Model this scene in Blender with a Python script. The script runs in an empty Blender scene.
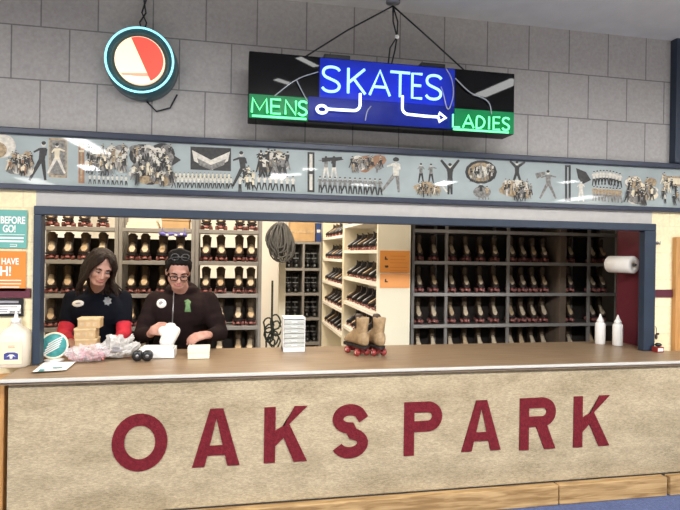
import bpy, bmesh, math, random
from math import sin, cos, pi, radians as R, sqrt, atan2
from mathutils import Vector, Matrix, noise
from mathutils.bvhtree import BVHTree

random.seed(4)
SC = bpy.context.scene
COL = SC.collection

# ---------------------------------------------------------------- camera
FPX, YAW, ROLL, EYE = 545.0, math.atan(.2), .0145, 1.55
FW = Vector((sin(YAW), cos(YAW), 0)); R0 = Vector((cos(YAW), -sin(YAW), 0)); U0 = Vector((0, 0, 1))
RT = R0 * cos(ROLL) + U0 * sin(ROLL); UP = U0 * cos(ROLL) - R0 * sin(ROLL)
CAM = Vector((0, 0, EYE))
cd = bpy.data.cameras.new('camera'); cam = bpy.data.objects.new('camera', cd); COL.objects.link(cam)
cd.sensor_width = 36; cd.lens = 36 * FPX / 680; cd.clip_start = .05; cd.clip_end = 60
m3 = Matrix((RT, UP, -FW)).transposed()
cam.matrix_world = Matrix.Translation(CAM) @ m3.to_4x4()
SC.camera = cam

def at(px, py, Y):            # measured point of the photograph on the plane y = Y (metres)
    d = FW + RT * ((px - 340) / FPX) + UP * ((255 - py) / FPX)
    return CAM + d * (Y / d.y)
def onz(px, py, z):
    d = FW + RT * ((px - 340) / FPX) + UP * ((255 - py) / FPX)
    return CAM + d * ((z - EYE) / d.z)

# ---------------------------------------------------------------- materials
def new_mat(name):
    m = bpy.data.materials.new(name); m.use_nodes = True
    nt = m.node_tree; b = nt.nodes['Principled BSDF']
    return m, nt, b
def mat(name, col, rough=.6, var=.12, scale=8, metal=0, bump=0, bscale=60, spec=.4, coat=0, stretch=None, alpha=1, trans=0, sheen=0):
    m, nt, b = new_mat(name)
    N, L = nt.nodes, nt.links
    tc = N.new('ShaderNodeTexCoord'); mp = N.new('ShaderNodeMapping')
    L.new(tc.outputs['Object'], mp.inputs['Vector'])
    if stretch: mp.inputs['Scale'].default_value = stretch
    nz = N.new('ShaderNodeTexNoise'); nz.inputs['Scale'].default_value = scale; nz.inputs['Detail'].default_value = 5
    L.new(mp.outputs[0], nz.inputs['Vector'])
    cr = N.new('ShaderNodeValToRGB')
    cr.color_ramp.elements[0].position = .3; cr.color_ramp.elements[1].position = .7
    cr.color_ramp.elements[0].color = (*[max(0, c * (1 - var)) for c in col], 1)
    cr.color_ramp.elements[1].color = (*[min(1, c * (1 + var)) for c in col], 1)
    L.new(nz.outputs['Fac'], cr.inputs['Fac']); L.new(cr.outputs['Color'], b.inputs['Base Color'])
    b.inputs['Roughness'].default_value = rough; b.inputs['Metallic'].default_value = metal
    b.inputs['Specular IOR Level'].default_value = spec
    if coat:
        b.inputs['Coat Weight'].default_value = coat; b.inputs['Coat Roughness'].default_value = .03
    if alpha < 1: b.inputs['Alpha'].default_value = alpha
    if trans: b.inputs['Transmission Weight'].default_value = trans
    if sheen: b.inputs['Sheen Weight'].default_value = sheen
    if bump:
        n2 = N.new('ShaderNodeTexNoise'); n2.inputs['Scale'].default_value = bscale; n2.inputs['Detail'].default_value = 4
        L.new(mp.outputs[0], n2.inputs['Vector'])
        bp = N.new('ShaderNodeBump'); bp.inputs['Strength'].default_value = bump; bp.inputs['Distance'].default_value = .01
        L.new(n2.outputs['Fac'], bp.inputs['Height']); L.new(bp.outputs[0], b.inputs['Normal'])
    return m
def glow(name, col, strength):
    m, nt, b = new_mat(name)
    b.inputs['Base Color'].default_value = (*[min(1, c) for c in col], 1)
    b.inputs['Emission Color'].default_value = (*col, 1); b.inputs['Emission Strength'].default_value = strength
    return m
def block_mat(name, col, mortar, bw, bh, offz=0., offx=0., var=.05, msize=.0045, bump=.35, rough=.75):
    m, nt, b = new_mat(name); N, L = nt.nodes, nt.links
    tc = N.new('ShaderNodeTexCoord'); sx = N.new('ShaderNodeSeparateXYZ'); L.new(tc.outputs['Object'], sx.inputs[0])
    cx = N.new('ShaderNodeCombineXYZ')
    ax = N.new('ShaderNodeMath'); ax.inputs[1].default_value = offx; L.new(sx.outputs['X'], ax.inputs[0])
    az = N.new('ShaderNodeMath'); az.inputs[1].default_value = offz; L.new(sx.outputs['Z'], az.inputs[0])
    L.new(ax.outputs[0], cx.inputs['X']); L.new(az.outputs[0], cx.inputs['Y'])
    br = N.new('ShaderNodeTexBrick'); L.new(cx.outputs[0], br.inputs['Vector'])
    br.inputs['Scale'].default_value = 1; br.inputs['Brick Width'].default_value = bw; br.inputs['Row Height'].default_value = bh
    br.inputs['Mortar Size'].default_value = msize; br.inputs['Mortar Smooth'].default_value = .3; br.offset = .5
    br.inputs['Color1'].default_value = (*[c * (1 - var) for c in col], 1)
    br.inputs['Color2'].default_value = (*[c * (1 + var) for c in col], 1)
    br.inputs['Mortar'].default_value = (*mortar, 1)
    nz = N.new('ShaderNodeTexNoise'); nz.inputs['Scale'].default_value = 55; nz.inputs['Detail'].default_value = 5
    L.new(tc.outputs['Object'], nz.inputs['Vector'])
    mx = N.new('ShaderNodeMix'); mx.data_type = 'RGBA'; mx.blend_type = 'MULTIPLY'; mx.inputs['Factor'].default_value = .45
    rp = N.new('ShaderNodeValToRGB'); rp.color_ramp.elements[0].position = .3; rp.color_ramp.elements[1].position = .75
    rp.color_ramp.elements[0].color = (.62, .62, .62, 1)
    L.new(nz.outputs['Fac'], rp.inputs['Fac'])
    L.new(br.outputs['Color'], mx.inputs['A']); L.new(rp.outputs['Color'], mx.inputs['B'])
    L.new(mx.outputs['Result'], b.inputs['Base Color'])
    b.inputs['Roughness'].default_value = rough; b.inputs['Specular IOR Level'].default_value = .25
    ad = N.new('ShaderNodeMath'); ad.operation = 'MULTIPLY_ADD'; ad.inputs[1].default_value = -1.2
    L.new(br.outputs['Fac'], ad.inputs[0])
    n3 = N.new('ShaderNodeMath'); n3.operation = 'MULTIPLY'; n3.inputs[1].default_value = .5; L.new(nz.outputs['Fac'], n3.inputs[0])
    L.new(n3.outputs[0], ad.inputs[2])
    bp = N.new('ShaderNodeBump'); bp.inputs['Strength'].default_value = bump; bp.inputs['Distance'].default_value = .008
    L.new(ad.outputs[0], bp.inputs['Height']); L.new(bp.outputs[0], b.inputs['Normal'])
    return m
def carpet_mat(name, col, dirt):
    m, nt, b = new_mat(name); N, L = nt.nodes, nt.links
    tc = N.new('ShaderNodeTexCoord')
    mp = N.new('ShaderNodeMapping'); mp.inputs['Scale'].default_value = (1, 1, 3.2); L.new(tc.outputs['Object'], mp.inputs['Vector'])
    fine = N.new('ShaderNodeTexNoise'); fine.inputs['Scale'].default_value = 52; fine.inputs['Detail'].default_value = 7; fine.inputs['Roughness'].default_value = .7
    L.new(mp.outputs[0], fine.inputs['Vector'])
    mp2 = N.new('ShaderNodeMapping'); mp2.inputs['Scale'].default_value = (1, 1, 2.4); L.new(tc.outputs['Object'], mp2.inputs['Vector'])
    big = N.new('ShaderNodeTexNoise'); big.inputs['Scale'].default_value = 2.6; big.inputs['Detail'].default_value = 6; big.inputs['Roughness'].default_value = .62
    L.new(mp2.outputs[0], big.inputs['Vector'])
    r1 = N.new('ShaderNodeValToRGB'); r1.color_ramp.elements[0].position = .38; r1.color_ramp.elements[1].position = .62
    r1.color_ramp.elements[0].color = (*[c * .74 for c in col], 1); r1.color_ramp.elements[1].color = (*[min(1, c * 1.14) for c in col], 1)
    L.new(fine.outputs['Fac'], r1.inputs['Fac'])
    r2 = N.new('ShaderNodeValToRGB'); r2.color_ramp.elements[0].position = .36; r2.color_ramp.elements[1].position = .58
    r2.color_ramp.elements[0].color = (*dirt, 1); r2.color_ramp.elements[1].color = (1, 1, 1, 1)
    L.new(big.outputs['Fac'], r2.inputs['Fac'])
    mx = N.new('ShaderNodeMix'); mx.data_type = 'RGBA'; mx.blend_type = 'MULTIPLY'; mx.inputs['Factor'].default_value = .8
    L.new(r1.outputs['Color'], mx.inputs['A']); L.new(r2.outputs['Color'], mx.inputs['B']); L.new(mx.outputs['Result'], b.inputs['Base Color'])
    b.inputs['Roughness'].default_value = .95; b.inputs['Specular IOR Level'].default_value = .1; b.inputs['Sheen Weight'].default_value = .15
    bp = N.new('ShaderNodeBump'); bp.inputs['Strength'].default_value = .5; bp.inputs['Distance'].default_value = .008
    L.new(fine.outputs['Fac'], bp.inputs['Height']); L.new(bp.outputs[0], b.inputs['Normal'])
    return m
def wood_mat(name, c1, c2, rough=.5, axis='x'):
    m, nt, b = new_mat(name); N, L = nt.nodes, nt.links
    tc = N.new('ShaderNodeTexCoord'); mp = N.new('ShaderNodeMapping')
    mp.inputs['Scale'].default_value = (.8, 8, 8) if axis == 'x' else (8, 8, .8)
    L.new(tc.outputs['Object'], mp.inputs['Vector'])
    nz = N.new('ShaderNodeTexNoise'); nz.inputs['Scale'].default_value = 6; nz.inputs['Detail'].default_value = 7; nz.inputs['Distortion'].default_value = .5
    L.new(mp.outputs[0], nz.inputs['Vector'])
    cr = N.new('ShaderNodeValToRGB'); cr.color_ramp.elements[0].position = .35; cr.color_ramp.elements[1].position = .65
    cr.color_ramp.elements[0].color = (*c1, 1); cr.color_ramp.elements[1].color = (*c2, 1)
    L.new(nz.outputs['Fac'], cr.inputs['Fac']); L.new(cr.outputs['Color'], b.inputs['Base Color'])
    b.inputs['Roughness'].default_value = rough
    return m

M = dict(
    block=block_mat('grey_block', (.42, .395, .375), (.20, .19, .185), .315, .315, offz=-2.24 + .315 * 20, offx=1.117 + .315 * 20.5),
    header=mat('grey_header_paint', (.46, .43, .40), .6, .05, 20, bump=.1),
    cream=block_mat('cream_block', (.90, .76, .48), (.80, .67, .42), .40, .20, offz=4, offx=4, var=.02, msize=.004, bump=.2),
    maroon_wall=mat('maroon_wall_paint', (.12, .016, .026), .5, .08),
    band=mat('maroon_band', (.10, .018, .03), .45, .1),
    ceiling=mat('ceiling_paint', (.55, .54, .53), .8, .06, 6, bump=.15),
    blue=mat('slate_blue_paint', (.020, .031, .052), .45, .1, 10),
    navy=mat('navy_trim_paint', (.022, .028, .05), .4, .15, 10),
    rinkfloor=wood_mat('rink_floor_grey', (.33, .32, .32), (.41, .40, .39), .4),
    floor=carpet_mat('blue_carpet', (.062, .088, .20), (.75, .75, .8)),
    carpet=carpet_mat('beige_carpet', (.435, .345, .22), (.68, .67, .64)),
    maroon=mat('maroon_carpet', (.135, .014, .020), .95, .22, 60, bump=.5, bscale=120, spec=.1),
    lamin=wood_mat('counter_laminate', (.215, .14, .082), (.29, .20, .12), .38),
    steel=mat('edge_metal', (.50, .47, .42), .35, .04, 30),
    pine=wood_mat('pine_board', (.25, .14, .052), (.48, .31, .14), .5),
    oak=wood_mat('orange_oak', (.42, .20, .06), (.55, .28, .09), .45, axis='z'),
    white_wall=mat('white_wall_paint', (.82, .79, .72), .8, .03, 5),
    booth_floor=mat('booth_floor', (.25, .2, .16), .7, .2, 6),
    rackgrey=mat('rack_grey_metal', (.31, .295, .275), .45, .08, 14, metal=.2),
    rackpost=mat('rack_post_grey', (.22, .205, .19), .5, .1, 14),
    rackdark=mat('rack_dark_paint', (.085, .075, .068), .5, .1, 14),
    rackbrown=mat('rack_brown_board', (.13, .095, .07), .6, .15, 10),
    hardboard=mat('dark_hardboard', (.035, .028, .024), .8, .2, 10),
    shelfwhite=mat('white_melamine', (.78, .74, .66), .5, .03, 10),
    panelcream=mat('cream_panel', (.86, .80, .62), .6, .02, 6),
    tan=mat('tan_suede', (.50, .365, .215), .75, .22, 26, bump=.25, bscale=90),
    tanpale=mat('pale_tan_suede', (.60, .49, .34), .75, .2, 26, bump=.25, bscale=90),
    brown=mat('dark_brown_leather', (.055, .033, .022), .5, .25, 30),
    worn=mat('worn_tan_leather', (.33, .22, .115), .6, .3, 24, bump=.25, bscale=70),
    deepred=mat('deep_red_wheel', (.27, .032, .028), .35, .15, 30, coat=.3),
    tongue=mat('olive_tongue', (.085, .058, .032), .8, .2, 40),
    greyboot=mat('grey_boot_toe', (.24, .24, .25), .35, .3, 30),
    lace=mat('brown_lace', (.12, .075, .05), .8, .2, 60),
    sole=mat('black_sole', (.02, .015, .014), .55, .2, 30),
    plate=mat('red_plate', (.22, .022, .02), .35, .15, 30),
    wheel=mat('red_wheel', (.36, .13, .11), .35, .15, 30, coat=.3),
    hub=mat('pale_hub', (.80, .50, .44), .35, .1, 40),
    blackboot=mat('black_boot_leather', (.02, .02, .022), .35, .2, 30),
    darkwheel=mat('dark_wheel', (.05, .05, .055), .4, .2, 30),
    bladegrey=mat('grey_frame_plastic', (.28, .30, .31), .4, .1, 30),
    cardboard=mat('cardboard', (.50, .33, .165), .8, .1, 12),
    carton_lid=mat('carton_lid_tan', (.60, .44, .25), .75, .15, 30),
    white=mat('white_plastic', (.86, .84, .80), .4, .02, 12),
    paper=mat('white_paper', (.80, .77, .72), .8, .02, 12),
    cream_card=mat('cream_card', (.82, .76, .58), .7, .05, 14),
    black=mat('black_plastic', (.012, .012, .013), .35, .2, 20),
    orange=mat('orange_paper', (.85, .34, .07), .7, .03, 8),
    orange2=mat('orange_print', (.68, .22, .035), .7, .03, 8),
    peach=mat('orange_paper_lower', (.82, .36, .12), .7, .03, 8),
    teal=mat('teal_paper', (.13, .36, .31), .6, .05, 8),
    teald=mat('teal_face', (.07, .34, .34), .4, .2, 60),
    poster_cream=mat('poster_cream', (.86, .72, .46), .7, .02, 8),
    blue_ink=mat('blue_label', (.04, .05, .22), .5, .1, 20),
    clear=mat('clear_jug', (.95, .88, .78), .25, .02, 10, alpha=.55, coat=.3),
    clearbox=mat('clear_drawer_plastic', (.86, .87, .82), .25, .02, 10, alpha=.62, coat=.3),
    bagclear=mat('clear_bag', (.90, .80, .83), .2, .1, 30, alpha=.32, coat=.6),
    pink=mat('pink_sweets', (.62, .24, .30), .5, .3, 60),
    bagwhite=mat('white_bag', (.52, .49, .46), .35, .25, 40, coat=.4),
    greyprint=mat('grey_print', (.30, .28, .30), .7, .1, 30),
    skin=mat('skin_pale', (.52, .285, .215), .5, .08, 20, spec=.3),
    skin2=mat('skin_warm', (.52, .275, .21), .5, .08, 20, spec=.3),
    hair=mat('brown_hair', (.020, .0115, .008), .6, .5, 40, stretch=(3, 3, .4), bump=.5, bscale=60, spec=.15),
    hair2=mat('short_dark_hair', (.009, .007, .006), .65, .3, 60, bump=.5, bscale=90, spec=.15),
    shirt=mat('black_tshirt', (.006, .007, .012), .95, .2, 14, bump=.2, bscale=30, spec=.1),
    redsleeve=mat('red_sleeve', (.50, .018, .035), .8, .15, 20, bump=.2, bscale=40),
    hoodie=mat('dark_brown_hoodie', (.016, .0092, .009), .95, .2, 14, bump=.25, bscale=26, spec=.1),
    trousers=mat('black_trousers', (.015, .015, .018), .9, .2, 14),
    lips=mat('lips', (.42, .15, .14), .5, .1, 30),
    eyewhite=mat('eye_white', (.42, .38, .36), .3, .02, 10),
    iris=mat('eye_dark', (.03, .02, .015), .3, .1, 10),
    greymetal=mat('grey_zip', (.30, .29, .29), .35, .1, 40, metal=.6),
    greenprint=mat('green_print', (.13, .24, .10), .7, .2, 60),
    greyhose=mat('grey_hose', (.17, .17, .165), .5, .2, 20),
    bluebox=mat('blue_box', (.03, .06, .20), .5, .1, 10),
    violet=mat('violet_plastic', (.13, .12, .42), .4, .3, 40),
    foliage=mat('dark_bundle', (.035, .04, .03), .8, .4, 40),
    mural=mat('pale_blue_mural', (.335, .375, .365), .6, .10, 5, coat=1),
    ink=mat('print_black', (.035, .032, .030), .6, .3, 50, coat=1),
    inkgrey=mat('print_grey', (.20, .185, .165), .6, .5, 70, coat=1),
    inksepia=mat('print_sepia', (.36, .26, .15), .6, .4, 60, coat=1),
    inkpale=mat('print_pale', (.62, .57, .48), .6, .2, 60, coat=1),
    inkcream=mat('print_cream', (.70, .60, .42), .6, .15, 30, coat=1),
    inkbrown=mat('print_brown', (.30, .15, .08), .6, .2, 30, coat=1),
    sign_black=mat('sign_black_gloss', (.003, .003, .004), .5, .2, 10, coat=.4, spec=0),
    sign_blue=mat('sign_blue_gloss', (.012, .03, .42), .5, .1, 10, coat=.5, spec=0),
    sign_glow_fade=mat('painted_glow_fade_gloss', (.008, .018, .20), .5, .1, 10, coat=.4, spec=0),  # darker blue: the neon glow's fade put into the colour
    sign_green_glow=mat('painted_green_glow_gloss', (.01, .20, .07), .5, .1, 10, coat=.5, spec=0),  # green neon's glow on the board, put into the colour
    cord=mat('black_cord', (.015, .015, .017), .6, .1, 30),
    clear_tube=mat('unlit_glass_tube', (.30, .32, .36), .15, .05, 20),
    drum=mat('dark_teal_drum', (.022, .085, .10), .35, .1, 20, coat=.3),  # dark teal, strengthened to carry the cyan ring's glow
    neon_blue=glow('neon_blue', (.33, .62, 2.1), 1.25),
    neon_green=glow('neon_green', (.16, 1.0, .36), 1.25),
    neon_white=glow('neon_white', (.80, .92, 1.3), 1.5),
    neon_cyan=glow('neon_cyan', (.30, .85, 1.0), 1.15),
    face_cream=glow('lit_cream_glass', (1.0, .72, .50), 1.0),
    face_red=glow('lit_red_glass', (.92, .075, .05), 1.0),
    face_rose=glow('lit_rose_glass', (.98, .30, .20), 1.0),
    face_white=glow('lit_white_glass', (1.0, .90, .80), 1.1),
)

# ---------------------------------------------------------------- mesh builder
class MB:
    def __init__(s): s.v = []; s.f = []; s.mi = []; s.sm = []; s.cur = 0; s.smooth = False
    def add(s, vs, fs, smooth=None):
        b = len(s.v); s.v += [Vector(v) for v in vs]
        for f in fs: s.f.append([b + i for i in f]); s.mi.append(s.cur); s.sm.append(s.smooth if smooth is None else smooth)
        return s
    def m(s, i): s.cur = i; return s
    def box(s, x0, x1, y0, y1, z0, z1, bev=0, mtx=None):
        bm = bmesh.new(); bmesh.ops.create_cube(bm, size=1)
        for v in bm.verts: v.co = Vector(((x0 + x1) / 2 + v.co.x * (x1 - x0), (y0 + y1) / 2 + v.co.y * (y1 - y0), (z0 + z1) / 2 + v.co.z * (z1 - z0)))
        if bev: bmesh.ops.bevel(bm, geom=bm.edges[:], offset=bev, segments=2, affect='EDGES', profile=.6)
        return s.bm(bm, mtx)
    def bm(s, bm, mtx=None, smooth=None):
        bm.verts.index_update()
        s.add([mtx @ v.co if mtx else v.co.copy() for v in bm.verts], [[v.index for v in f.verts] for f in bm.faces], smooth); bm.free(); return s
    def loft(s, rings, cap0=True, cap1=True, smooth=True):
        n = len(rings[0]); vs = [p for r in rings for p in r]; fs = []
        for k in range(len(rings) - 1):
            for i in range(n):
                j = (i + 1) % n; fs.append([k * n + i, k * n + j, (k + 1) * n + j, (k + 1) * n + i])
        if cap0: fs.append(list(range(n))[::-1])
        if cap1: fs.append([(len(rings) - 1) * n + i for i in range(n)])
        return s.add(vs, fs, smooth)
    def tube(s, pts, r, n=8, closed=False, smooth=True):
        pts = [Vector(p) for p in pts]; rs = r if isinstance(r, (list, tuple)) else [r] * len(pts)
        rings = []; prev = None; K = len(pts)
        for i, p in enumerate(pts):
            a = pts[(i - 1) % K] if (closed or i > 0) else p; b = pts[(i + 1) % K] if (closed or i < K - 1) else p
            t = (b - a).normalized()
            if prev is None:
                u = t.cross(Vector((0, 0, 1)));  u = u if u.length > .1 else t.cross(Vector((1, 0, 0)))
            else: u = prev - t * prev.dot(t)
            u.normalize(); prev = u; w = t.cross(u)
            rings.append([p + (u * cos(2 * pi * k / n) + w * sin(2 * pi * k / n)) * rs[i] for k in range(n)])
        if closed: rings.append(rings[0]); return s.loft(rings, False, False, smooth)
        return s.loft(rings, True, True, smooth)
    def cyl(s, p0, p1, r, n=16, r1=None, smooth=True): return s.tube([p0, p1], [r, r if r1 is None else r1], n, False, smooth)
    def lathe(s, prof, c, axis='z', n=20, smooth=True):      # profile (radius, height)
        rings = []
        for rr, h in prof:
            ring = []
            for k in range(n):
                a = 2 * pi * k / n; x, y = rr * cos(a), rr * sin(a)
                ring.append(Vector(c) + Vector({'z': (x, y, h), 'x': (h, x, y), 'y': (y, h, x)}[axis]))
            rings.append(ring)
        return s.loft(rings, True, True, smooth)
    def ell(s, c, rx, ry, rz, n=16, k=10, mtx=None):
        rings = []
        for j in range(1, k):
            th = pi * j / k; z = -cos(th); q = sin(th)
            rings.append([Vector((rx * q * cos(2 * pi * i / n), ry * q * sin(2 * pi * i / n), rz * z)) for i in range(n)])
        rings = [[Vector(c) + (mtx @ p if mtx else p) for p in r] for r in rings]
        return s.loft(rings)
    def cap(s, a, b, ra, rb, n=14):          # a tapered limb with round ends
        a, b = Vector(a), Vector(b); t = (b - a); Ln = t.length; t.normalize()
        u = t.cross(Vector((0, 0, 1))); u = u if u.length > .1 else t.cross(Vector((1, 0, 0))); u.normalize(); w = t.cross(u)
        rings = []
        for c, r, angs in ((a, ra, [-80, -55, -28, 0]), (b, rb, [0, 28, 55, 80])):
            for d in angs:
                rings.append([c + t * r * sin(R(d)) + (u * cos(2 * pi * i / n) + w * sin(2 * pi * i / n)) * r * cos(R(d)) for i in range(n)])
        return s.loft(rings)
    def prism(s, pts, y0, y1):               # closed outline in x,z, thick from y0 to y1
        n = len(pts)
        s.add([(x, y0, z) for x, z in pts] + [(x, y1, z) for x, z in pts],
              [list(range(n)), list(range(n, 2 * n))[::-1]] + [[i, i + n, (i + 1) % n + n, (i + 1) % n] for i in range(n)], False)
        return s
    def ribbon(s, pts, w, y0, y1, closed=False):   # a flat band of width w along a path in x,z
        P = [Vector((p[0], p[1])) for p in pts]; K = len(P); Lf = []; Rg = []
        for i in range(K):
            a = P[(i - 1) % K] if closed or i > 0 else None; b = P[(i + 1) % K] if closed or i < K - 1 else None
            d1 = (P[i] - a).normalized() if a is not None else None; d2 = (b - P[i]).normalized() if b is not None else None
            d1 = d1 or d2; d2 = d2 or d1
            t = (d1 + d2).normalized(); nn = Vector((-t.y, t.x)); k = min(1 / max(.45, nn.dot(Vector((-d1.y, d1.x)))), 1.8)
            Lf.append(P[i] + nn * w / 2 * k); Rg.append(P[i] - nn * w / 2 * k)
        idx = range(K if closed else K - 1)
        for i in idx:
            j = (i + 1) % K
            s.prism([tuple(Lf[i]), tuple(Lf[j]), tuple(Rg[j]), tuple(Rg[i])], y0, y1)
        return s
    def build(s, name, mats, parent=None, local=False):
        off = Vector((0, 0, 0))
        p = parent
        while p is not None and not local: off += p.location; p = p.parent
        me = bpy.data.meshes.new(name); me.from_pydata([v - off for v in s.v], [], s.f)
        for m_ in (mats if isinstance(mats, (list, tuple)) else [mats]): me.materials.append(m_)
        me.polygons.foreach_set('material_index', s.mi); me.polygons.foreach_set('use_smooth', s.sm)
        b = bmesh.new(); b.from_mesh(me); bmesh.ops.recalc_face_normals(b, faces=b.faces); b.to_mesh(me); b.free(); me.update()
        o = bpy.data.objects.new(name, me); COL.objects.link(o)
        if parent is not None: o.parent = parent
        return o

def tag(o, label=None, cat=None, group=None, kind=None):
    if label: o['label'] = label
    if cat: o['category'] = cat
    if group: o['group'] = group
    if kind: o['kind'] = kind
    return o
def thing(name, label, cat, loc=(0, 0, 0), group=None, rz=0):
    o = bpy.data.objects.new(name, None); COL.objects.link(o); o.location = loc; o.rotation_euler = (0, 0, rz); o.empty_display_size = .05
    return tag(o, label, cat, group)
def struct(name, mb, mats): return tag(mb.build(name, mats), kind='structure')
def kids(o, _c={}):
    return list(o.children)
def dup(root, loc, rz=0, label=None, group=None, scale=1, swap=None):
    r = root.copy(); COL.objects.link(r); r.location = loc; r.rotation_euler = (0, 0, rz); r.scale = scale if isinstance(scale, tuple) else (scale,) * 3
    if label: r['label'] = label
    if group: r['group'] = group
    for ch in list(root.children):
        c = ch.copy(); COL.objects.link(c); c.parent = r
        for g in list(ch.children):
            d = g.copy(); COL.objects.link(d); d.parent = c
    return r
def bake(o, mods):
    for typ, kw in mods:
        md = o.modifiers.new(typ, typ)
        for k, v in kw.items(): setattr(md, k, v)
    bpy.context.view_layer.update()
    dg = bpy.context.evaluated_depsgraph_get()
    me = bpy.data.meshes.new_from_object(o.evaluated_get(dg))
    o.modifiers.clear(); o.data = me
    for p in me.polygons: p.use_smooth = True
    return o
def fuse(mb, name, m_, parent, vox=.009, it=5):
    return bake(mb.build(name, m_, parent), [('REMESH', dict(mode='VOXEL', voxel_size=vox)), ('SMOOTH', dict(iterations=it, factor=.5))])
def text(body, size, x, z, Y, m_, name, parent, align='LEFT', bold=.0, depth=.0008, sx=1):
    cu = bpy.data.curves.new(name, 'FONT'); cu.body = body; cu.size = size; cu.align_x = align; cu.extrude = depth; cu.offset = bold
    tmp = bpy.data.objects.new('tmp', cu); COL.objects.link(tmp)
    bpy.context.view_layer.update(); dg = bpy.context.evaluated_depsgraph_get()
    me = bpy.data.meshes.new_from_object(tmp.evaluated_get(dg)); bpy.data.objects.remove(tmp)
    off = Vector((0, 0, 0)); p = parent
    while p is not None: off += p.location; p = p.parent
    for v in me.vertices: v.co = Vector((x + v.co.x * sx, Y - v.co.z, z + v.co.y)) - off
    me.materials.clear(); me.materials.append(m_)
    o = bpy.data.objects.new(name, me); COL.objects.link(o); o.parent = parent
    return o

# ---------------------------------------------------------------- setting
WY = 3.5
struct('floor', MB().box(-6, 9, 1.6, 3.5, -.12, 0), M['floor'])
struct('floor_rink', MB().box(-6, 9, -9, 1.6, -.12, 0), M['rinkfloor'])
struct('floor_booth', MB().box(-1.85, 4.1, 3.5, 8.0, -.12, 0), M['booth_floor'])
struct('ceiling', MB().box(-6, 9, -9, 3.5, 3.18, 3.3), M['ceiling'])
struct('wall_front_upper', MB().box(-6, 9, WY, 3.66, 1.915, 3.3), M['block'])
struct('wall_front_header', MB().box(-1.130, 3.048, WY, 3.62, 1.79, 1.915), M['header'])
struct('wall_front_left', MB().box(-6, -1.130, WY, 3.66, 0, 1.915), M['cream'])
struct('wall_front_right', MB().box(3.048, 9, WY, 3.53, 0, 1.915), M['cream'])
struct('wall_front_lower', MB().box(-1.130, 3.048, 3.56, 3.66, 0, .80), M['white_wall'])
struct('wall_left', MB().box(-6.15, -6, -9, 3.66, 0, 3.3), M['header'])
struct('wall_right', MB().box(9, 9.15, -9, 3.66, 0, 3.3), M['header'])
struct('wall_rear', MB().box(-6.15, 9.15, -9.15, -9, 0, 3.3), M['header'])
struct('wall_booth_back', MB().box(-1.85, 4.1, 7.95, 8.1, 0, 2.7), M['white_wall'])
struct('wall_booth_left', MB().box(-1.95, -1.85, 3.66, 8.1, 0, 2.7), M['white_wall'])
struct('wall_booth_right', MB().box(4.0, 4.1, 3.66, 8.1, 0, 2.7), M['hardboard'])
struct('ceiling_booth', MB().box(-1.95, 4.1, 3.66, 8.1, 2.7, 2.8), M['white_wall'])
struct('wall_booth_jamb', MB().box(3.10, 3.20, 3.54, 3.93, 0, 1.9), M['maroon_wall'])
struct('trim_1', MB().box(-6, 9, 3.455, WY, 2.225, 2.262, .006), M['navy'])
struct('trim_2', MB().box(-6, 9, 3.455, WY, 1.903, 1.936, .006), M['navy'])
struct('trim_3', MB().box(-6, -1.15, 3.488, WY, 1.272, 1.328), M['band'])
struct('trim_4', MB().box(3.048, 3.225, 3.488, WY, 1.272, 1.328), M['band'])
struct('trim_5', MB().box(3.186, 3.252, 3.44, WY, 2.264, 3.18, .006), M['blue'])
struct('trim_6', MB().box(3.252, 3.9, 3.47, WY, 2.264, 3.18), M['inkpale'])
fr = MB()
fr.box(-1.130, 3.052, 3.46, 3.54, 1.760, 1.812, .005).box(-1.130, -1.088, 3.46, 3.54, .8825, 1.760, .005).box(2.958, 3.052, 3.46, 3.52, .8825, 1.760, .005)
struct('window_1', fr, M['blue'])
struct('door_1', MB().box(3.225, 3.31, 3.46, WY, 0, 1.72, .006).box(3.31, 4.2, 3.475, WY, 0, 1.70).box(3.31, 4.2, 3.46, WY, 1.64, 1.72, .006), M['oak'])

# ---------------------------------------------------------------- the counter
CZ = .88
ct = thing('skate_counter', 'long counter with beige carpeted front, maroon letters and brown top under the serving window', 'counter', (.9, 3.3, 0))
MB().box(-1.135, 4.2, 3.135, 3.43, .128, CZ - .03, .008).build('front_panel', M['carpet'], ct)
MB().box(-1.165, 3.16, 3.105, 3.47, CZ - .03, CZ, 0).box(-1.085, 3.045, 3.47, 3.54, CZ - .03, CZ, 0).box(-1.085, 3.098, 3.54, 3.93, CZ - .03, CZ, 0).box(3.16, 4.2, 3.105, 3.45, CZ - .03, CZ, 0).build('countertop', M['lamin'], ct)
tag(MB().box(-1.17, 4.2, 3.088, 3.105, CZ - .015, CZ + .002, .003).build('edge_strip', M['steel'], ct), 'pale metal edge strip')
MB().box(-1.135, 4.2, 3.14, 3.43, .0, .126).build('plinth', M['hardboard'], ct)
for a, b in ((-1.14, 2.035), (2.043, 2.825), (2.85, 4.2)):
    MB().box(a, b, 3.078, 3.132, .002, .124, .006).build('kick_board', M['pine'], ct)
MB().box(-1.30, -1.175, 3.2, 3.46, 0, .84, .006).build('end_post', M['oak'], ct)
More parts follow.
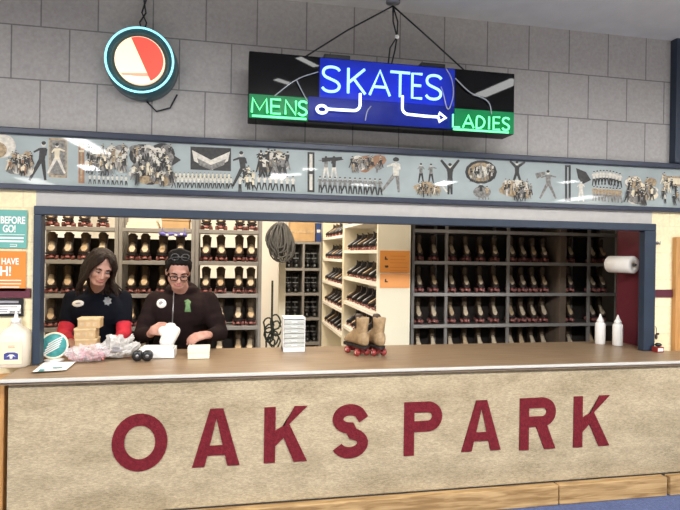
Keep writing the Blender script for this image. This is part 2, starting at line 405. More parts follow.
# maroon carpet letters
def arc(cx, cz, rx, rz, a0, a1, n=18): return [(cx + rx * cos(R(a0 + (a1 - a0) * i / n)), cz + rz * sin(R(a0 + (a1 - a0) * i / n))) for i in range(n + 1)]
w = .064; LY = (3.1285, 3.136); zb, zt = .352, .672
def letter(paths, closed=False):
    mb = MB()
    for i, p in enumerate(paths):
        ly = (LY[0] - .0005 * i, LY[1])
        if p[0] == 'o': mb.ribbon(p[1], w, *ly, closed=True)
        elif p[0] == 'q': mb.prism(p[1], *ly)
        else: mb.ribbon(p, w, *ly)
    mb.build('carpet_letter', M['maroon'], ct)
letter([('o', arc(-.474, .510, .113, .125, 0, 348, 29))])
def A_(x0, x1, zb, zt):
    c = (x0 + x1) / 2
    return [('q', [(x0, zb), (x0 + .068, zb), (c + .012, zt), (c - .036, zt)]), ('q', [(x1 - .068, zb), (x1, zb), (c + .036, zt), (c - .012, zt)]),
            ('q', [(x0 + .045, zb + .062), (x1 - .045, zb + .062), (x1 - .058, zb + .115), (x0 + .058, zb + .115)]),
            ('q', [(c - .036, zt), (c - .045, zt - .05), (c + .045, zt - .05), (c + .036, zt)])]
def K_(x0, x1, zb, zt):
    zm = (zb + zt) / 2
    return [('q', [(x0, zb), (x0 + w, zb), (x0 + w, zt), (x0, zt)]), ('q', [(x0 + w - .01, zm - .055), (x1 - .075, zt), (x1, zt), (x0 + w - .01, zm + .035 - .062)]),
            ('q', [(x0 + .095, zm + .02), (x0 + .14, zm + .065), (x1, zb), (x1 - .078, zb)]), ('q', [(x0 + w - .01, zm - .075), (x0 + w - .01, zm + .02), (x0 + .13, zm + .06), (x0 + .13, zm)])]
def P_(x0, x1, zb, zt, tail=False):
    h = (zt - zb) * .56; rr = h / 2 - w / 2; zc = zt - h / 2
    p = [[(x0 + w / 2, zb), (x0 + w / 2, zt)], [(x0 + .02, zt - w / 2), (x1 - rr - w / 2, zt - w / 2)] + arc(x1 - rr - w / 2, zc, rr, rr, 80, -80, 12) + [(x1 - rr - w / 2, zc - rr), (x0 + .02, zc - rr)]]
    if tail: p.append(('q', [(x0 + .095, zc - rr + .01), (x0 + .175, zc - rr + .01), (x1, zb), (x1 - .078, zb)]))
    return p
letter(A_(-.196, .064, zb + .004, zt + .006)); letter(K_(.200, .448, zb + .004, zt + .002))
sx, sz = .701, .515
letter([[(sx + .083, sz + .066)] + arc(sx, sz + .072, .072, .054, 25, 270, 18)[1:] + arc(sx, sz - .072 , .078, .056, 90, -160, 18)[1:]])
letter(P_(1.034, 1.275, zb - .004, zt - .002)); letter(A_(1.403, 1.664, zb, zt - .008)); letter(P_(1.792, 2.042, zb - .012, zt - .006, True)); letter(K_(2.170, 2.430, zb - .014, zt - .008))

# ---------------------------------------------------------------- photo mural between the two navy trims
mu = thing('photo_mural', 'long pale blue mural strip of old black and white skating photographs', 'mural', (.9, 3.49, 2.08))
MB().box(-6, 9, 3.487, WY - .002, 1.936, 2.225).build('backing_panel', M['mural'], mu)
IM = [M['ink'], M['inkgrey'], M['inksepia'], M['inkpale'], M['inkcream'], M['inkbrown']]
class Print:
    def __init__(s): s.mb = MB(); s.k = 0
    def poly(s, px, m_):
        s.k += 1; Y = 3.4862 - s.k * .00006
        pts = [at(x, y, Y) for x, y in px]; s.mb.m(m_).add(pts, [list(range(len(pts)))], False); return s
    def oval(s, cx, cy, rx, ry, m_, n=14): return s.poly([(cx + rx * cos(2 * pi * i / n), cy + ry * sin(2 * pi * i / n)) for i in range(n)], m_)
    def rect(s, x0, y0, x1, y1, m_): return s.poly([(x0, y0), (x1, y0 + (x1 - x0) * .042), (x1, y1 + (x1 - x0) * .042), (x0, y1)], m_)
    def limb(s, a, b, w0, w1, m_):
        dx, dy = b[0] - a[0], b[1] - a[1]; l = sqrt(dx * dx + dy * dy) or 1; nx, ny = -dy / l, dx / l
        return s.poly([(a[0] + nx * w0, a[1] + ny * w0), (b[0] + nx * w1, b[1] + ny * w1), (b[0] - nx * w1, b[1] - ny * w1), (a[0] - nx * w0, a[1] - ny * w0)], m_)
    def man(s, x, y0, h, top, leg, skin=3, arms=(-.6, .6), legs=(-.12, .12), lean=0):   # a skater, head at x,y0, h tall
        L = lambda u, v: (x + (u + lean * v) * h, y0 + v * h)
        s.limb(L(-.03, .48), L(legs[0], .98), .055 * h, .03 * h, leg); s.limb(L(.03, .48), L(legs[1], .98), .055 * h, .03 * h, leg)
        for k, sg in ((arms[0], -1), (arms[1], 1)): s.limb(L(sg * .08, .2), L(k * .28, .42 - abs(k) * .18), .032 * h, .02 * h, top)
        s.poly([L(-.09, .17), L(.09, .17), L(.075, .52), L(-.075, .52)], top); s.oval(*L(0, .08), .058 * h, .075 * h, skin, 9); s.oval(*L(0, .05), .058 * h, .05 * h, 0, 8)
        return s
    def done(s, name='photo_print'): s.mb.build(name, IM, mu)
rr = random.Random(7)
def crowd(x0, y0, x1, y1, n, tones, seed, bg=None, h=(9, 13)):
    q = random.Random(seed); p = Print()
    if bg is not None:
        for i in range(22):
            cx, cy = q.uniform(x0 + 5, x1 - 5), q.uniform(y0 + 5, y1 - 5); p.oval(cx, cy, q.uniform(4, 8), q.uniform(3, 6), q.choice([bg, bg, 1, 2, 3]), 9)
    n = int(n * 2.2)
    for i in range(n):
        hh = q.uniform(*h); x = q.uniform(x0 + 2, x1 - 2); y = y0 + (y1 - y0 - hh) * (i / max(1, n - 1)) + (x - x0) * .03
        t = q.choice(tones + [0]); p.man(x, y, hh, t, q.choice([0, 0, 1, t]), q.choice([3, 4, 3]), (q.uniform(-.9, .2), q.uniform(-.2, .9)), (q.uniform(-.25, 0), q.uniform(0, .25)), q.uniform(-.12, .12))
    return p
def row(x0, y0, x1, y1, n, h, top, leg, seed, sag=0):
    q = random.Random(seed); p = Print()
    for i in range(n):
        u = i / (n - 1); x = x0 + (x1 - x0) * u; y = y0 + (y1 - y0) * u - sag * 4 * u * (1 - u)
        p.man(x, y, h, top, leg, 3, (-.5, .5), (-.15 + q.uniform(-.1, .1), .12))
    return p
Print().oval(2, 146, 14, 12, 3).oval(-2, 150, 9, 8, 2).done()
crowd(6, 150, 34, 176, 14, [2, 4, 2, 5], 1, 4).done()
Print().man(44, 141, 40, 0, 0, 3, (-.8, .3), (-.25, .15), -.12).done()
Print().rect(49, 138, 67, 177, 2).rect(50.5, 140, 65.5, 175, 1).man(57, 143, 31, 4, 3, 3, (-.6, .9), (-.3, .25)).done()
Print().rect(78.5, 143, 84.5, 183, 5).rect(80.3, 145, 82.3, 181, 2).rect(79, 150, 84, 152, 4).rect(79, 165, 84, 167, 4).done()
crowd(86, 142, 128, 176, 20, [3, 2, 4, 1], 2, 3, (10, 15)).done()
row(90, 174, 126, 175.5, 9, 10, 3, 0, 5).done()
p = Print().oval(141, 155, 12, 11, 0).oval(162, 154, 13, 11, 0).oval(150, 175, 12, 10, 0).oval(167, 178, 10, 8, 1); p.done()
crowd(129, 143, 175, 186, 20, [3, 4, 1, 3], 3, 1, (11, 15)).done()
Print().poly([(172, 154), (181, 160), (172, 166)], 0).done()
Print().rect(190.5, 146.5, 231, 169.5, 0).poly([(192, 150), (211, 160), (230, 151.5), (228, 161), (212, 170), (194, 161)], 3).poly([(197, 158), (211, 165), (226, 159), (224, 165), (211, 170), (199, 165)], 1).done()
row(174, 176, 231, 177, 15, 12, 3, 0, 8).done()
row(176, 172, 229, 173, 14, 8, 4, 4, 9).done()
Print().man(241, 151, 36, 0, 0, 3, (-.9, .4), (-.35, .1), .12).done()
crowd(236, 165, 256, 192, 5, [3, 1, 4], 12, None, (12, 18)).done()
crowd(258, 148, 290, 178, 9, [1, 3, 0], 13, 1, (18, 22)).done()
row(259, 174, 293, 176, 7, 16, 3, 0, 10).done()
Print().rect(307.5, 152, 314.5, 192, 0).rect(309.5, 154, 312.5, 171, 3).rect(309.5, 174, 312.5, 190, 3).done()
Print().man(326, 156, 22, 1, 3, 3, (-1.2, .8)).man(334, 156, 22, 0, 3, 3, (-.4, 1.5)).limb((322, 160), (342, 158), 2.2, 1.2, 0).done()
crowd(350, 154, 384, 173, 12, [2, 1, 0], 14, 5, (9, 13)).done()
row(320, 176, 380, 178.5, 13, 17, 1, 0, 15).done()
Print().man(396, 157, 36, 3, 1, 3, (-.9, .4), (-.42, .08)).oval(396, 159.5, 3.2, 2.2, 0).limb((393, 166), (399, 166), 0, 0, 3).done()
Print().man(421, 163, 20, 1, 0, 3).man(431, 163.5, 20, 1, 0, 3, (-.5, 1)).done()
crowd(414, 181, 441, 197, 12, [2, 1, 4], 16, 2, (6, 9)).done()
Print().man(450, 163, 32, 0, 0, 3, (-.1, .1), (-.05, .05)).limb((449, 170), (441, 160), 1.6, 1.2, 0).limb((451, 170), (459, 160), 1.6, 1.2, 0).limb((447, 192), (441, 184), .9, .5, 3).done()
Print().oval(481, 172, 16, 12, 0).oval(481, 172, 13, 9.5, 2).oval(481, 172, 8, 6, 3).done()
crowd(467, 162, 496, 182, 12, [0, 1, 3], 17, None, (7, 10)).done()
Print().oval(482, 192, 9, 6, 1).man(481, 182, 18, 0, 1).man(487, 186, 14, 2, 1).done()
Print().man(517, 161, 26, 0, 0, 3, (-.1, .1), (-.2, .2)).limb((515, 166), (510, 161), 1.4, 1, 0).limb((519, 166), (525, 162), 1.4, 1, 0).done()
crowd(501, 178, 533, 201, 14, [2, 1, 3, 0], 18, 2, (8, 12)).done()
Print().man(548, 170, 29, 1, 1, 3, (-.9, 1), (-.3, .25), .02).limb((536, 176), (545, 173), 3, 1.4, 1).done()
Print().rect(565, 165, 567.2, 201, 0).rect(568.6, 165, 570.8, 201, 0).rect(565, 165, 570.8, 167, 0).rect(565, 198, 570.8, 200.5, 0).done()
Print().poly([(576, 168), (586, 172), (591, 180), (583, 184), (578, 178)], 0).man(581, 180, 22, 3, 3).done()
row(594, 171, 620, 173, 9, 15, 3, 0, 19, 2).done()
row(594, 186, 620, 188, 9, 15, 2, 1, 20, 0).done()
crowd(626, 176, 656, 205, 14, [0, 1, 4, 2], 21, 4, (11, 15)).done()
crowd(660, 172, 682, 205, 8, [2, 4, 3], 22, None, (10, 13)).done()
Print().rect(666, 176, 684, 186, 2).rect(668, 178, 684, 184, 4).done()

# ---------------------------------------------------------------- neon skate sign
SY = 3.2
sg = thing('neon_sign', 'hanging black neon sign reading SKATES with MENS and LADIES arrows', 'neon sign', (.92, 3.27, 2.72))
MB().box(.086, 1.762, SY, SY + .15, 2.335, 2.725, .006).build('sign_box', M['sign_black'], sg)
MB().box(.50, 1.352, SY - .006, SY, 2.485, 2.718, 0).build('blue_panel', [M['sign_blue']], sg)
MB().box(.435, 1.352, SY - .004, SY, 2.345, 2.484, 0).build('glow_fade_panel', [M['sign_glow_fade']], sg)  # lower strip painted as the blue glow dying away
MB().box(.09, .432, SY - .005, SY, 2.337, 2.475).build('green_glow_panel', M['sign_green_glow'], sg)  # both green plates paint the tubes' glow on the black board
MB().box(1.355, 1.758, SY - .005, SY, 2.337, 2.475).build('green_glow_panel', M['sign_green_glow'], sg)
for a, b in ((.53, .69), (1.14, 1.30)): MB().box(a, b, SY + .02, SY + .12, 2.725, 2.755, .005).build('transformer', M['black'], sg)
NY = SY - .034
GL = {'S': [[(.95, .86), (.80, .97), (.5, 1.0), (.2, .95), (.06, .78), (.15, .6), (.5, .5), (.85, .4), (.96, .22), (.8, .05), (.5, 0), (.2, .03), (.04, .16)]],
      'K': [[(0, 0), (0, 1)], [(.9, 1), (.02, .42)], [(.3, .6), (.95, 0)]], 'A': [[(0, 0), (.5, 1), (1, 0)], [(.18, .34), (.82, .34)]],
      'T': [[(0, 1), (1, 1)], [(.5, 1), (.5, 0)]], 'E': [[(.9, 1), (0, 1), (0, 0), (.9, 0)], [(0, .52), (.8, .52)]],
      'M': [[(0, 0), (.06, 1), (.5, .2), (.94, 1), (1, 0)]], 'N': [[(0, 0), (0, 1), (.9, 0), (.9, 1)]],
      'L': [[(0, 1), (0, 0), (.85, 0)]], 'D': [[(0, 0), (0, 1), (.5, .96), (.88, .7), (.9, .4), (.6, .06), (0, 0)]], 'I': [[(.5, 0), (.5, 1)]]}
def smoothp(p, it=2):
    for _ in range(it):
        q = [p[0]]
        for a, b in zip(p, p[1:]): q += [(a[0] * .75 + b[0] * .25, a[1] * .75 + b[1] * .25), (a[0] * .25 + b[0] * .75, a[1] * .25 + b[1] * .75)]
        p = q + [p[-1]]
    return p
def neon(word, boxes, z0, h, r, m_, slant=0, pname='neon_letter'):
    for ch, (x0, x1) in zip(word, boxes):
        mb = MB()
        for st in GL[ch]:
            q = smoothp(st, 2 if ch in 'SD' else 0)
            mb.tube([(x0 + u * (x1 - x0), NY, z0 + v * h) for u, v in q], r, 8)
        mb.build(pname, m_, sg)
neon('SKATES', [(.507, .622), (.668, .778), (.80, .925), (.905, 1.045), (1.073, 1.118), (1.138, 1.255)][:3] + [(.928, 1.05), (1.066, 1.135 + .0), (1.150, 1.258)], 2.512, .148, .0085, M['neon_blue'])
neon('MENS', [(.105, .193), (.215, .277), (.298, .365), (.372, .425)], 2.362, .082, .0062, M['neon_green'])
neon('LADIES', [(1.332, 1.385), (1.398, 1.470), (1.488, 1.548), (1.560, 1.585), (1.603, 1.650), (1.662, 1.712)], 2.352, .078, .0062, M['neon_green'])
for a, b, z in ((.107, .42, 2.342), (1.335, 1.705, 2.338)):
    MB().tube([(a, NY, z), (b, NY, z)], .0065, 8).build('neon_underline', M['neon_green'], sg)
def hook(pts): MB().tube([(x, NY, z) for x, z in pts], .0085, 8).build('neon_arrow', M['neon_white'], sg)
hook([(.742, 2.515), (.742, 2.45)] + arc(.702, 2.448, .04, .038, 0, -90, 8) + [(.62, 2.409), (.545, 2.409)] + arc(.512, 2.405, .030, .022, 10, 350, 18))
hook([(1.005, 2.52), (1.005, 2.452)] + arc(1.045, 2.448, .04, .038, 180, 270, 8) + [(1.15, 2.406), (1.235, 2.406)] + [(1.243, 2.432), (1.285, 2.404), (1.243, 2.378), (1.238, 2.402)])
# unlit tube returns and leads
for pts in ([(1.29, 2.715), (1.33, 2.66), (1.345, 2.56), (1.32, 2.47), (1.30, 2.46), (1.275, 2.56), (1.258, 2.60)], [(1.352, 2.66), (1.45, 2.575), (1.52, 2.555), (1.585, 2.53), (1.60, 2.45)],
            [(.235, 2.47), (.36, 2.58), (.49, 2.63)], [(.36, 2.575), (.40, 2.50), (.43, 2.45)], [(.78, 2.36), (.79, 2.42), (.815, 2.45)]):
    MB().tube([(x, SY - .014, z) for x, z in smoothp(pts, 2)], .0035, 6).build('unlit_lead', M['clear_tube'], sg)
# chains to the ceiling
mt = MB().lathe([(.045, 0), (.045, .012), (.028, .03), (.02, .055)], at(393, 3, 3.27) + Vector((0, 0, -.0))).build('ceiling_hook', M['greymetal'], sg)
hk = at(393, 6, 3.27)
MB().cyl(hk + Vector((0, 0, .02)), (hk.x, hk.y, 3.18), .012).build('hook_rod', M['greymetal'], sg)
for e in (at(301, 51, 3.27), at(468, 69, 3.27)):
    MB().tube([hk, (Vector(e) + hk) / 2 + Vector((0, 0, -.012)), (e[0], 3.27, 2.725)], .005, 6).build('hanging_wire', M['cord'], sg)
kn = at(397, 37, 3.27)
MB().tube([hk, (hk + kn) / 2 + Vector((-.012, 0, 0)), kn, at(390, 48, 3.27), (at(388, 58, 3.27).x, 3.27, 2.725)], .005, 6).tube([hk, (hk + kn) / 2 + Vector((.018, 0, 0)), kn, at(395, 50, 3.27), (at(391, 58, 3.27).x, 3.27, 2.725)], .005, 6).build('supply_cord', M['cord'], sg)
MB().ell(kn, .014, .014, .014).build('cord_knob', M['white'], sg)

# ---------------------------------------------------------------- round neon disc sign
cc = at(139.8, 60.3, 3.36)
cl = thing('round_neon_sign', 'round neon disc sign with cyan ring and lit cream and red face', 'neon sign', (cc.x, 3.5, cc.z))
RAD = .191
MB().lathe([(RAD * .98, .138), (RAD * 1.09, .125), (RAD * 1.06, .06), (RAD * 1.0, .02), (RAD * .93, 0), (RAD * .86, .012), (RAD * .80, .035)], (cc.x, 3.36, cc.z), 'y', 40).build('drum', M['drum'], cl)
MB().tube([(cc.x + RAD * .985 * cos(a), 3.352, cc.z + RAD * .985 * sin(a)) for a in [2 * pi * i / 48 for i in range(48)]], .0062, 8, True).build('neon_ring', M['neon_cyan'], cl)
MB().tube([(cc.x + RAD * .86 * cos(a), 3.366, cc.z + RAD * .86 * sin(a)) for a in [2 * pi * i / 48 for i in range(48)]], .006, 8, True).build('inner_ring', M['drum'], cl)
def face(poly, y, m_, nm):
    MB().prism(poly, y, y + .004).build(nm, m_, cl)
fr_ = RAD * .71
MB().lathe([(fr_ * 1.03, .03), (fr_ * 1.03, 0), (fr_ * .99, -.004)], (cc.x, 3.358, cc.z), 'y', 40).build('lit_face', M['face_cream'], cl)
pt = lambda a, r=fr_ * .985: (cc.x + r * cos(R(a)), cc.z + r * sin(R(a)))
face([pt(a) for a in range(-62, 112, 6)] + [pt(111)], 3.3495, M['face_red'], 'red_sector')
face([pt(a) for a in range(-140, -61, 6)] + [pt(-62)], 3.3498, M['face_white'], 'white_sector')
face([pt(-141), pt(-133), (pt(-62)[0] - .012, pt(-75)[1] + .035), (pt(-62)[0] - .018, pt(-75)[1] + .055)], 3.349, M['face_rose'], 'rose_stripe')
tp = Vector((cc.x, 3.46, cc.z + RAD))
MB().tube([tp, tp + Vector((-.02, 0, .07)), tp + Vector((.015, 0, .13)), tp + Vector((-.01, .02, .28)), (tp.x - .01, 3.47, 3.178)], .005, 6).tube([tp, tp + Vector((.02, 0, .07)), tp + Vector((-.008, 0, .13)), tp + Vector((.03, .02, .28)), (tp.x + .03, 3.47, 3.178)], .005, 6).build('hanging_cord', M['cord'], cl)
MB().tube([(cc.x + .02, 3.49, cc.z - .20), (cc.x + .08, 3.485, cc.z - .262), (cc.x + .16, 3.485, cc.z - .235), (cc.x + .20, 3.49, cc.z - .15)], .005, 6).build('loose_cable', M['cord'], cl)

# ---------------------------------------------------------------- posters on the left cream wall
PY = 3.488
def rp(x0, y0, x1, y1, Y): a = at(x0, y0, Y); b = at(x1, y1, Y); return a.x, b.x, b.z, a.z
def sheet(mb, x0, x1, z0, z1, Y): return mb.box(x0, x1, Y, Y + .003, z0, z1)
po = thing('teal_poster', 'teal poster with bold white lettering above an orange poster', 'poster', (-1.4, WY, 1.65))
sheet(MB(), -1.62, -1.173, 1.562, 1.785, PY).build('sheet', M['teal'], po)
text('BEFORE', .058, -1.183, 1.706, PY, M['paper'], 'lettering', po, 'RIGHT', .0016, sx=.66)
text('GO!', .058, -1.232, 1.656, PY, M['paper'], 'lettering', po, 'RIGHT', .0016, sx=.66)
q = MB()
for z, x1, hh in ((1.640, -1.185, .003), (1.617, -1.190, .010), (1.597, -1.190, .010)): q.box(-1.6, x1, PY - .001, PY, z, z + hh)
q.box(-1.262, -1.226, PY - .001, PY, 1.571, 1.575).box(-1.262, -1.226, PY - .001, PY, 1.583, 1.586).box(-1.229, -1.225, PY - .001, PY, 1.571, 1.586)
q.build('printed_rule', M['paper'], po)
pg = thing('orange_poster', 'orange poster with bold white lettering below the teal poster', 'poster', (-1.4, WY, 1.4))
sheet(MB(), -1.62, -1.176, 1.312, 1.545, PY).build('sheet', M['orange2'], pg)
text('HAVE', .052, -1.214, 1.468, PY, M['paper'], 'lettering', pg, 'RIGHT', .0012, sx=.72)
text('H!', .078, -1.252, 1.402, PY, M['paper'], 'lettering', pg, 'RIGHT', .0018, sx=.8)
q = MB()
for z, x1 in ((1.372, -1.20), (1.352, -1.20), (1.333, -1.21)): q.box(-1.6, x1, PY - .001, PY, z, z + .005)
q.build('printed_rule', M['paper'], pg)
pn = thing('notice', 'black framed white notice below the orange poster', 'notice', (-1.4, WY, 1.22))
MB().box(-1.62, -1.185, PY - .006, PY + .003, 1.165, 1.268).build('frame', M['black'], pn)
MB().box(-1.61, -1.197, PY - .008, PY - .006, 1.182, 1.232).build('sheet', M['paper'], pn)
q = MB()
for z in (1.218, 1.204, 1.190): q.box(-1.6, -1.215 - (.03 if z < 1.2 else 0), PY - .009, PY - .008, z, z + .006)
q.box(-1.6, -1.21, PY - .008, PY - .006, 1.243, 1.256)
q.build('printed_rule', [M['greyprint']], pn)

# ---------------------------------------------------------------- roller skate (toe to -y)
def oval_ring(cx, cy, z, hx, hy, n=16): return [Vector((cx + hx * cos(2 * pi * i / n), cy + hy * sin(2 * pi * i / n), z)) for i in range(n)]
def make_skate(label, boot_m, toe_m, tongue_m, wheel_m, name='roller_skate', cat='roller skate'):
    t = thing(name, label, cat)
    b = MB(); rings = []; DZ_ = -.012
    for y, hw, z0, z1 in ((.128, .018, .10, .15), (.118, .033, .088, .19), (.075, .040, .086, .20), (.045, .040, .086, .21), (.018, .040, .086, .222), (-.012, .041, .086, .213), (-.045, .044, .086, .192), (-.08, .048, .086, .168), (-.115, .047, .086, .146), (-.143, .036, .087, .126), (-.156, .016, .09, .107)):
        ring = []; hz = (z1 - z0)
        for i in range(16):
            a = 2 * pi * i / 16; ca, sa = cos(a), sin(a); v = (math.copysign(abs(sa) ** .8, sa) + 1) / 2
            slim = 1 - (.42 if y > -.1 else .25) * max(0, v - .35) / .65 * (1 if y < .03 else 0)
            ring.append(Vector((hw * slim * math.copysign(abs(ca) ** .75, ca), y, z0 + hz * v + DZ_)))
        rings.append(ring)
    b.m(0).loft(rings, True, True)
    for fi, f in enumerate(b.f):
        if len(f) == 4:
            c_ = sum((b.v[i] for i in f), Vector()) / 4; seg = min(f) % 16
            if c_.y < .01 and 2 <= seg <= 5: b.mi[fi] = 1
    b.m(0).loft([oval_ring(0, .058, .12, .038, .058), oval_ring(0, .066, .17, .039, .054), oval_ring(0, .07, .20, .040, .050), oval_ring(0, .075, .24, .043, .050), oval_ring(0, .078, .274, .046, .052),
            oval_ring(0, .078, .278, .043, .049), oval_ring(0, .078, .274, .039, .045), oval_ring(0, .077, .23, .034, .040)])
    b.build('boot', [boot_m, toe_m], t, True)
    tg = MB(); rings = []
    for y, z, hw in ((-.014, .190, .020), (.002, .204, .028), (.012, .225, .032), (.017, .250, .035), (.015, .282, .036), (.010, .297, .028)):
        rings.append([Vector((-hw, y + .012, z - .004)), Vector((-hw * .6, y - .003, z + .003)), Vector((hw * .6, y - .003, z + .003)), Vector((hw, y + .012, z - .004)), Vector((hw * .7, y + .02, z - .012)), Vector((-hw * .7, y + .02, z - .012))])
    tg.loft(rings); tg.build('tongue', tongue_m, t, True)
    lc = MB()
    for y, z in ((-.030, .188), (-.014, .198), (.002, .212), (.008, .230), (.012, .250)):
        lc.tube([(-.024, y + .008, z - .003), (0, y - .006, z + .003), (.024, y + .008, z - .003)], .0028, 6)
    lc.build('laces', M['lace'], t, True)
    so = MB(); out = [(.0, .134), (.022, .13), (.036, .105), (.038, .06), (.035, .0), (.042, -.05), (.05, -.095), (.045, -.135), (.025, -.158), (0, -.163)]
    out = out + [(-x, y) for x, y in out[-2:0:-1]]
    so.loft([[Vector((x, y, .058)) for x, y in out], [Vector((x, y, .076)) for x, y in out]], smooth=False)
    so.build('sole', M['sole'], t, True)
    pl = MB().box(-.022, .022, -.125, .115, .046, .0585, .003).box(-.016, .016, -.09, -.062, .018, .048, .004).box(-.016, .016, .055, .083, .018, .048, .004)
    pl.cyl((-.052, -.076, .025), (.052, -.076, .025), .006, 8).cyl((-.052, .069, .025), (.052, .069, .025), .006, 8)
    pl.build('plate', M['plate'], t, True)
    for x in (-1, 1):
        for y in (-.076, .069):
            wl = MB().m(0).lathe([(.010, -.014), (.020, -.016), (.024, -.011), (.025, 0), (.024, .011), (.020, .016), (.010, .014)], (x * .040, y, .025), 'x', 16)
            wl.m(1).lathe([(.0095, -.0155), (.0095, .0155)], (x * .040, y, .025), 'x', 10)
            wl.build('wheel', [wheel_m, M['hub']], t, True)
    MB().lathe([(.017, -.022), (.021, -.018), (.021, -.004), (.014, .0), (.010, .018)], (0, -.138, .042), 'z', 14).build('toe_stop', M['wheel'], t, True)
    return t
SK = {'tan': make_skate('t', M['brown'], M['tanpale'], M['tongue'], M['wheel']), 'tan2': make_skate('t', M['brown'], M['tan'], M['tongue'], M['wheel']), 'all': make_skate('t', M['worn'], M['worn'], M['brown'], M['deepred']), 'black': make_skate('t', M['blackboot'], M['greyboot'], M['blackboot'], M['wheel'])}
used = set()
def put(kind, x, y, z, rz, label, group, s=.8):
    src = SK[kind]
    if kind not in used:
        used.add(kind); src.location = (x, y, z); src.rotation_euler = (0, 0, rz); src.scale = s if isinstance(s, tuple) else (s,) * 3; src['label'] = label; src['group'] = group
        return src
    return dup(src, (x, y, z), rz, label, group, s)
ORD = ['first', 'second', 'third', 'fourth', 'fifth', 'sixth', 'seventh']
TIER = ['top board', 'upper tier', 'second tier down', 'third tier down', 'lowest tier']

# ---------------------------------------------------------------- grey racks behind the clerks
RY, RD = 5.0, .30
LZ = [1.76, 1.475, 1.185, .895, .60]
units = [(-1.62, -.957, 'grey metal shelving rack behind the long haired clerk'), (-.957, -.315, 'grey metal shelving rack behind the clerk with glasses'), (-.315, .278, 'grey metal shelving rack beside the hanging grey hoses')]
where = ['rack behind long haired clerk', 'rack behind clerk with glasses', 'rack next to grey hoses']
for ui, (x0, x1, lab) in enumerate(units):
    rk = thing('shelving_rack', lab, 'rack', ((x0 + x1) / 2, RY + RD / 2, 0))
    for px_ in (x0 + .002, x1 - .032):
        for y0 in (RY, RY + RD - .03):
            MB().box(px_, px_ + .03, y0, y0 + .03, 0, 1.95 if y0 > RY else 1.93, .003).build('post', M['rackgrey'], rk)
    for z in LZ:
        MB().box(x0 + .0325, x1 - .0325, RY - .004, RY + RD - .032, z - .034, z, .003).build('shelf', M['rackgrey'], rk)
    for k, z in enumerate(LZ[1:]):
        if True:
            MB().box(x0 + .034, x1 - .034, RY + RD - .030, RY + RD - .022, z + .001, z + ((.195 if k == 0 else .25) if ui < 2 or k > 1 else .13)).build('back_panel', M['hardboard'], rk)  # added dark sheets stand in for the dark gaps behind the skates
    for ti, z in enumerate(LZ):
        n = 4; 
        for k in range(n):
            if ti == 0 and ui == 1: continue
            pxs = {0: [48, 65, 82, 100], 1: [125, 143.5, 161.5, 179.5], 2: [203, 221, 239.5, 256.5]}[ui]
            x = at(pxs[k], 245, RY + .03).x
            x = max(x0 + .094, min(x1 - .094, x)); lbl = f'roller skate, {ORD[k]} from left, {TIER[ti]}, {where[ui]}'
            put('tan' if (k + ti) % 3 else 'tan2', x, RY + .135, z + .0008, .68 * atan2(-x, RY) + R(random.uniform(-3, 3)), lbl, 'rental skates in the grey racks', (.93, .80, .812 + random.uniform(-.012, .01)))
# small stock on the middle rack's top board
mb = thing('paper_stack', 'stack of white papers on top board of rack behind clerk with glasses', 'paper', (-.78, 5.12, 1.76))
for k in range(3): MB().box(-.90 + .01 * k, -.63 - .01 * k, 5.02, 5.22, 1.7605 + .024 * k, 1.7835 + .024 * k, .002).build('ream', M['cream_card'], mb)
bx = thing('cardboard_box', 'flat tan cardboard box on rack above the clerk with glasses', 'box', (-.46, 5.12, 1.76))
MB().box(-.60, -.37, 5.01, 5.22, 1.761, 1.83, .004).build('carton', M['cardboard'], bx)
MB().box(-.605, -.365, 5.005, 5.225, 1.8305, 1.86, .004).build('lid', M['cardboard'], bx)
bv = thing('violet_bag', 'violet and white rolled bag lying over boots above the clerk with glasses', 'bag', (-.5, 5.05, 1.69))
g = MB()
c0, c1 = at(159, 234, 4.962), at(187, 235, 4.962)
pts = [c0.lerp(c1, i / 10) + Vector((0, 0, .006 * sin(i * 1.7))) for i in range(11)]
g.tube(pts, [.012 + .007 * abs(sin(i * 1.3)) for i in range(11)], 10); g.build('roll', M['violet'], bv)
for i in (3, 6, 8): MB().ell(pts[i] + Vector((0, -.016, -.002)), .014, .006, .010).build('white_patch', M['paper'], bv)
for i in (1, 9): MB().tube([pts[i], (pts[i].x, 4.980, 1.74), (pts[i].x, 4.984, 1.7655), (pts[i].x, 5.02, 1.7655)], .003, 6).build('hang_loop', M['violet'], bv)

# ---------------------------------------------------------------- dark rack right of the cream panel
DY = 4.65
DZ = [1.79, 1.505, 1.22, .935, .65]
posts = [1.60, 1.917, 2.527, 3.083, 3.368, 3.67]
rk = thing('skate_shelves', 'wide dark shelving unit of tan skates right of the cream panel', 'rack', (2.6, DY + .15, 0))
for i, x in enumerate(posts):
    hw = .032 if i == 3 else .013
    MB().box(x - hw, x + hw, DY - (.012 if i == 3 else 0), DY + (.30 if i == 3 else .022), 0, 1.95, .002).build('upright', M['rackbrown' if i == 3 else 'rackpost'], rk)
    if i != 3: MB().box(x - hw, x + hw, DY + .278, DY + .30, 0, 1.95, .002).build('upright', M['rackpost'], rk)
for z in DZ:
    MB().box(1.614, 3.656, DY + .001, DY + .30, z - .026, z).build('shelf', M['rackdark'], rk)
    MB().box(1.60, 3.67, DY - .016, DY - .0125, z - .027, z + .003).build('shelf_lip', M['rackgrey'], rk)
MB().box(1.59, 3.69, DY - .006, DY + .30, 1.955, 2.0).build('top_rail', M['rackdark'], rk)
MB().box(1.6, 3.66, DY + .301, DY + .312, .1, 1.95).build('back_panel', M['hardboard'], rk)
slots = [421, 436, 455, 469, 484, 498, 519, 531, 545, 557.5, 577, 597, 609]
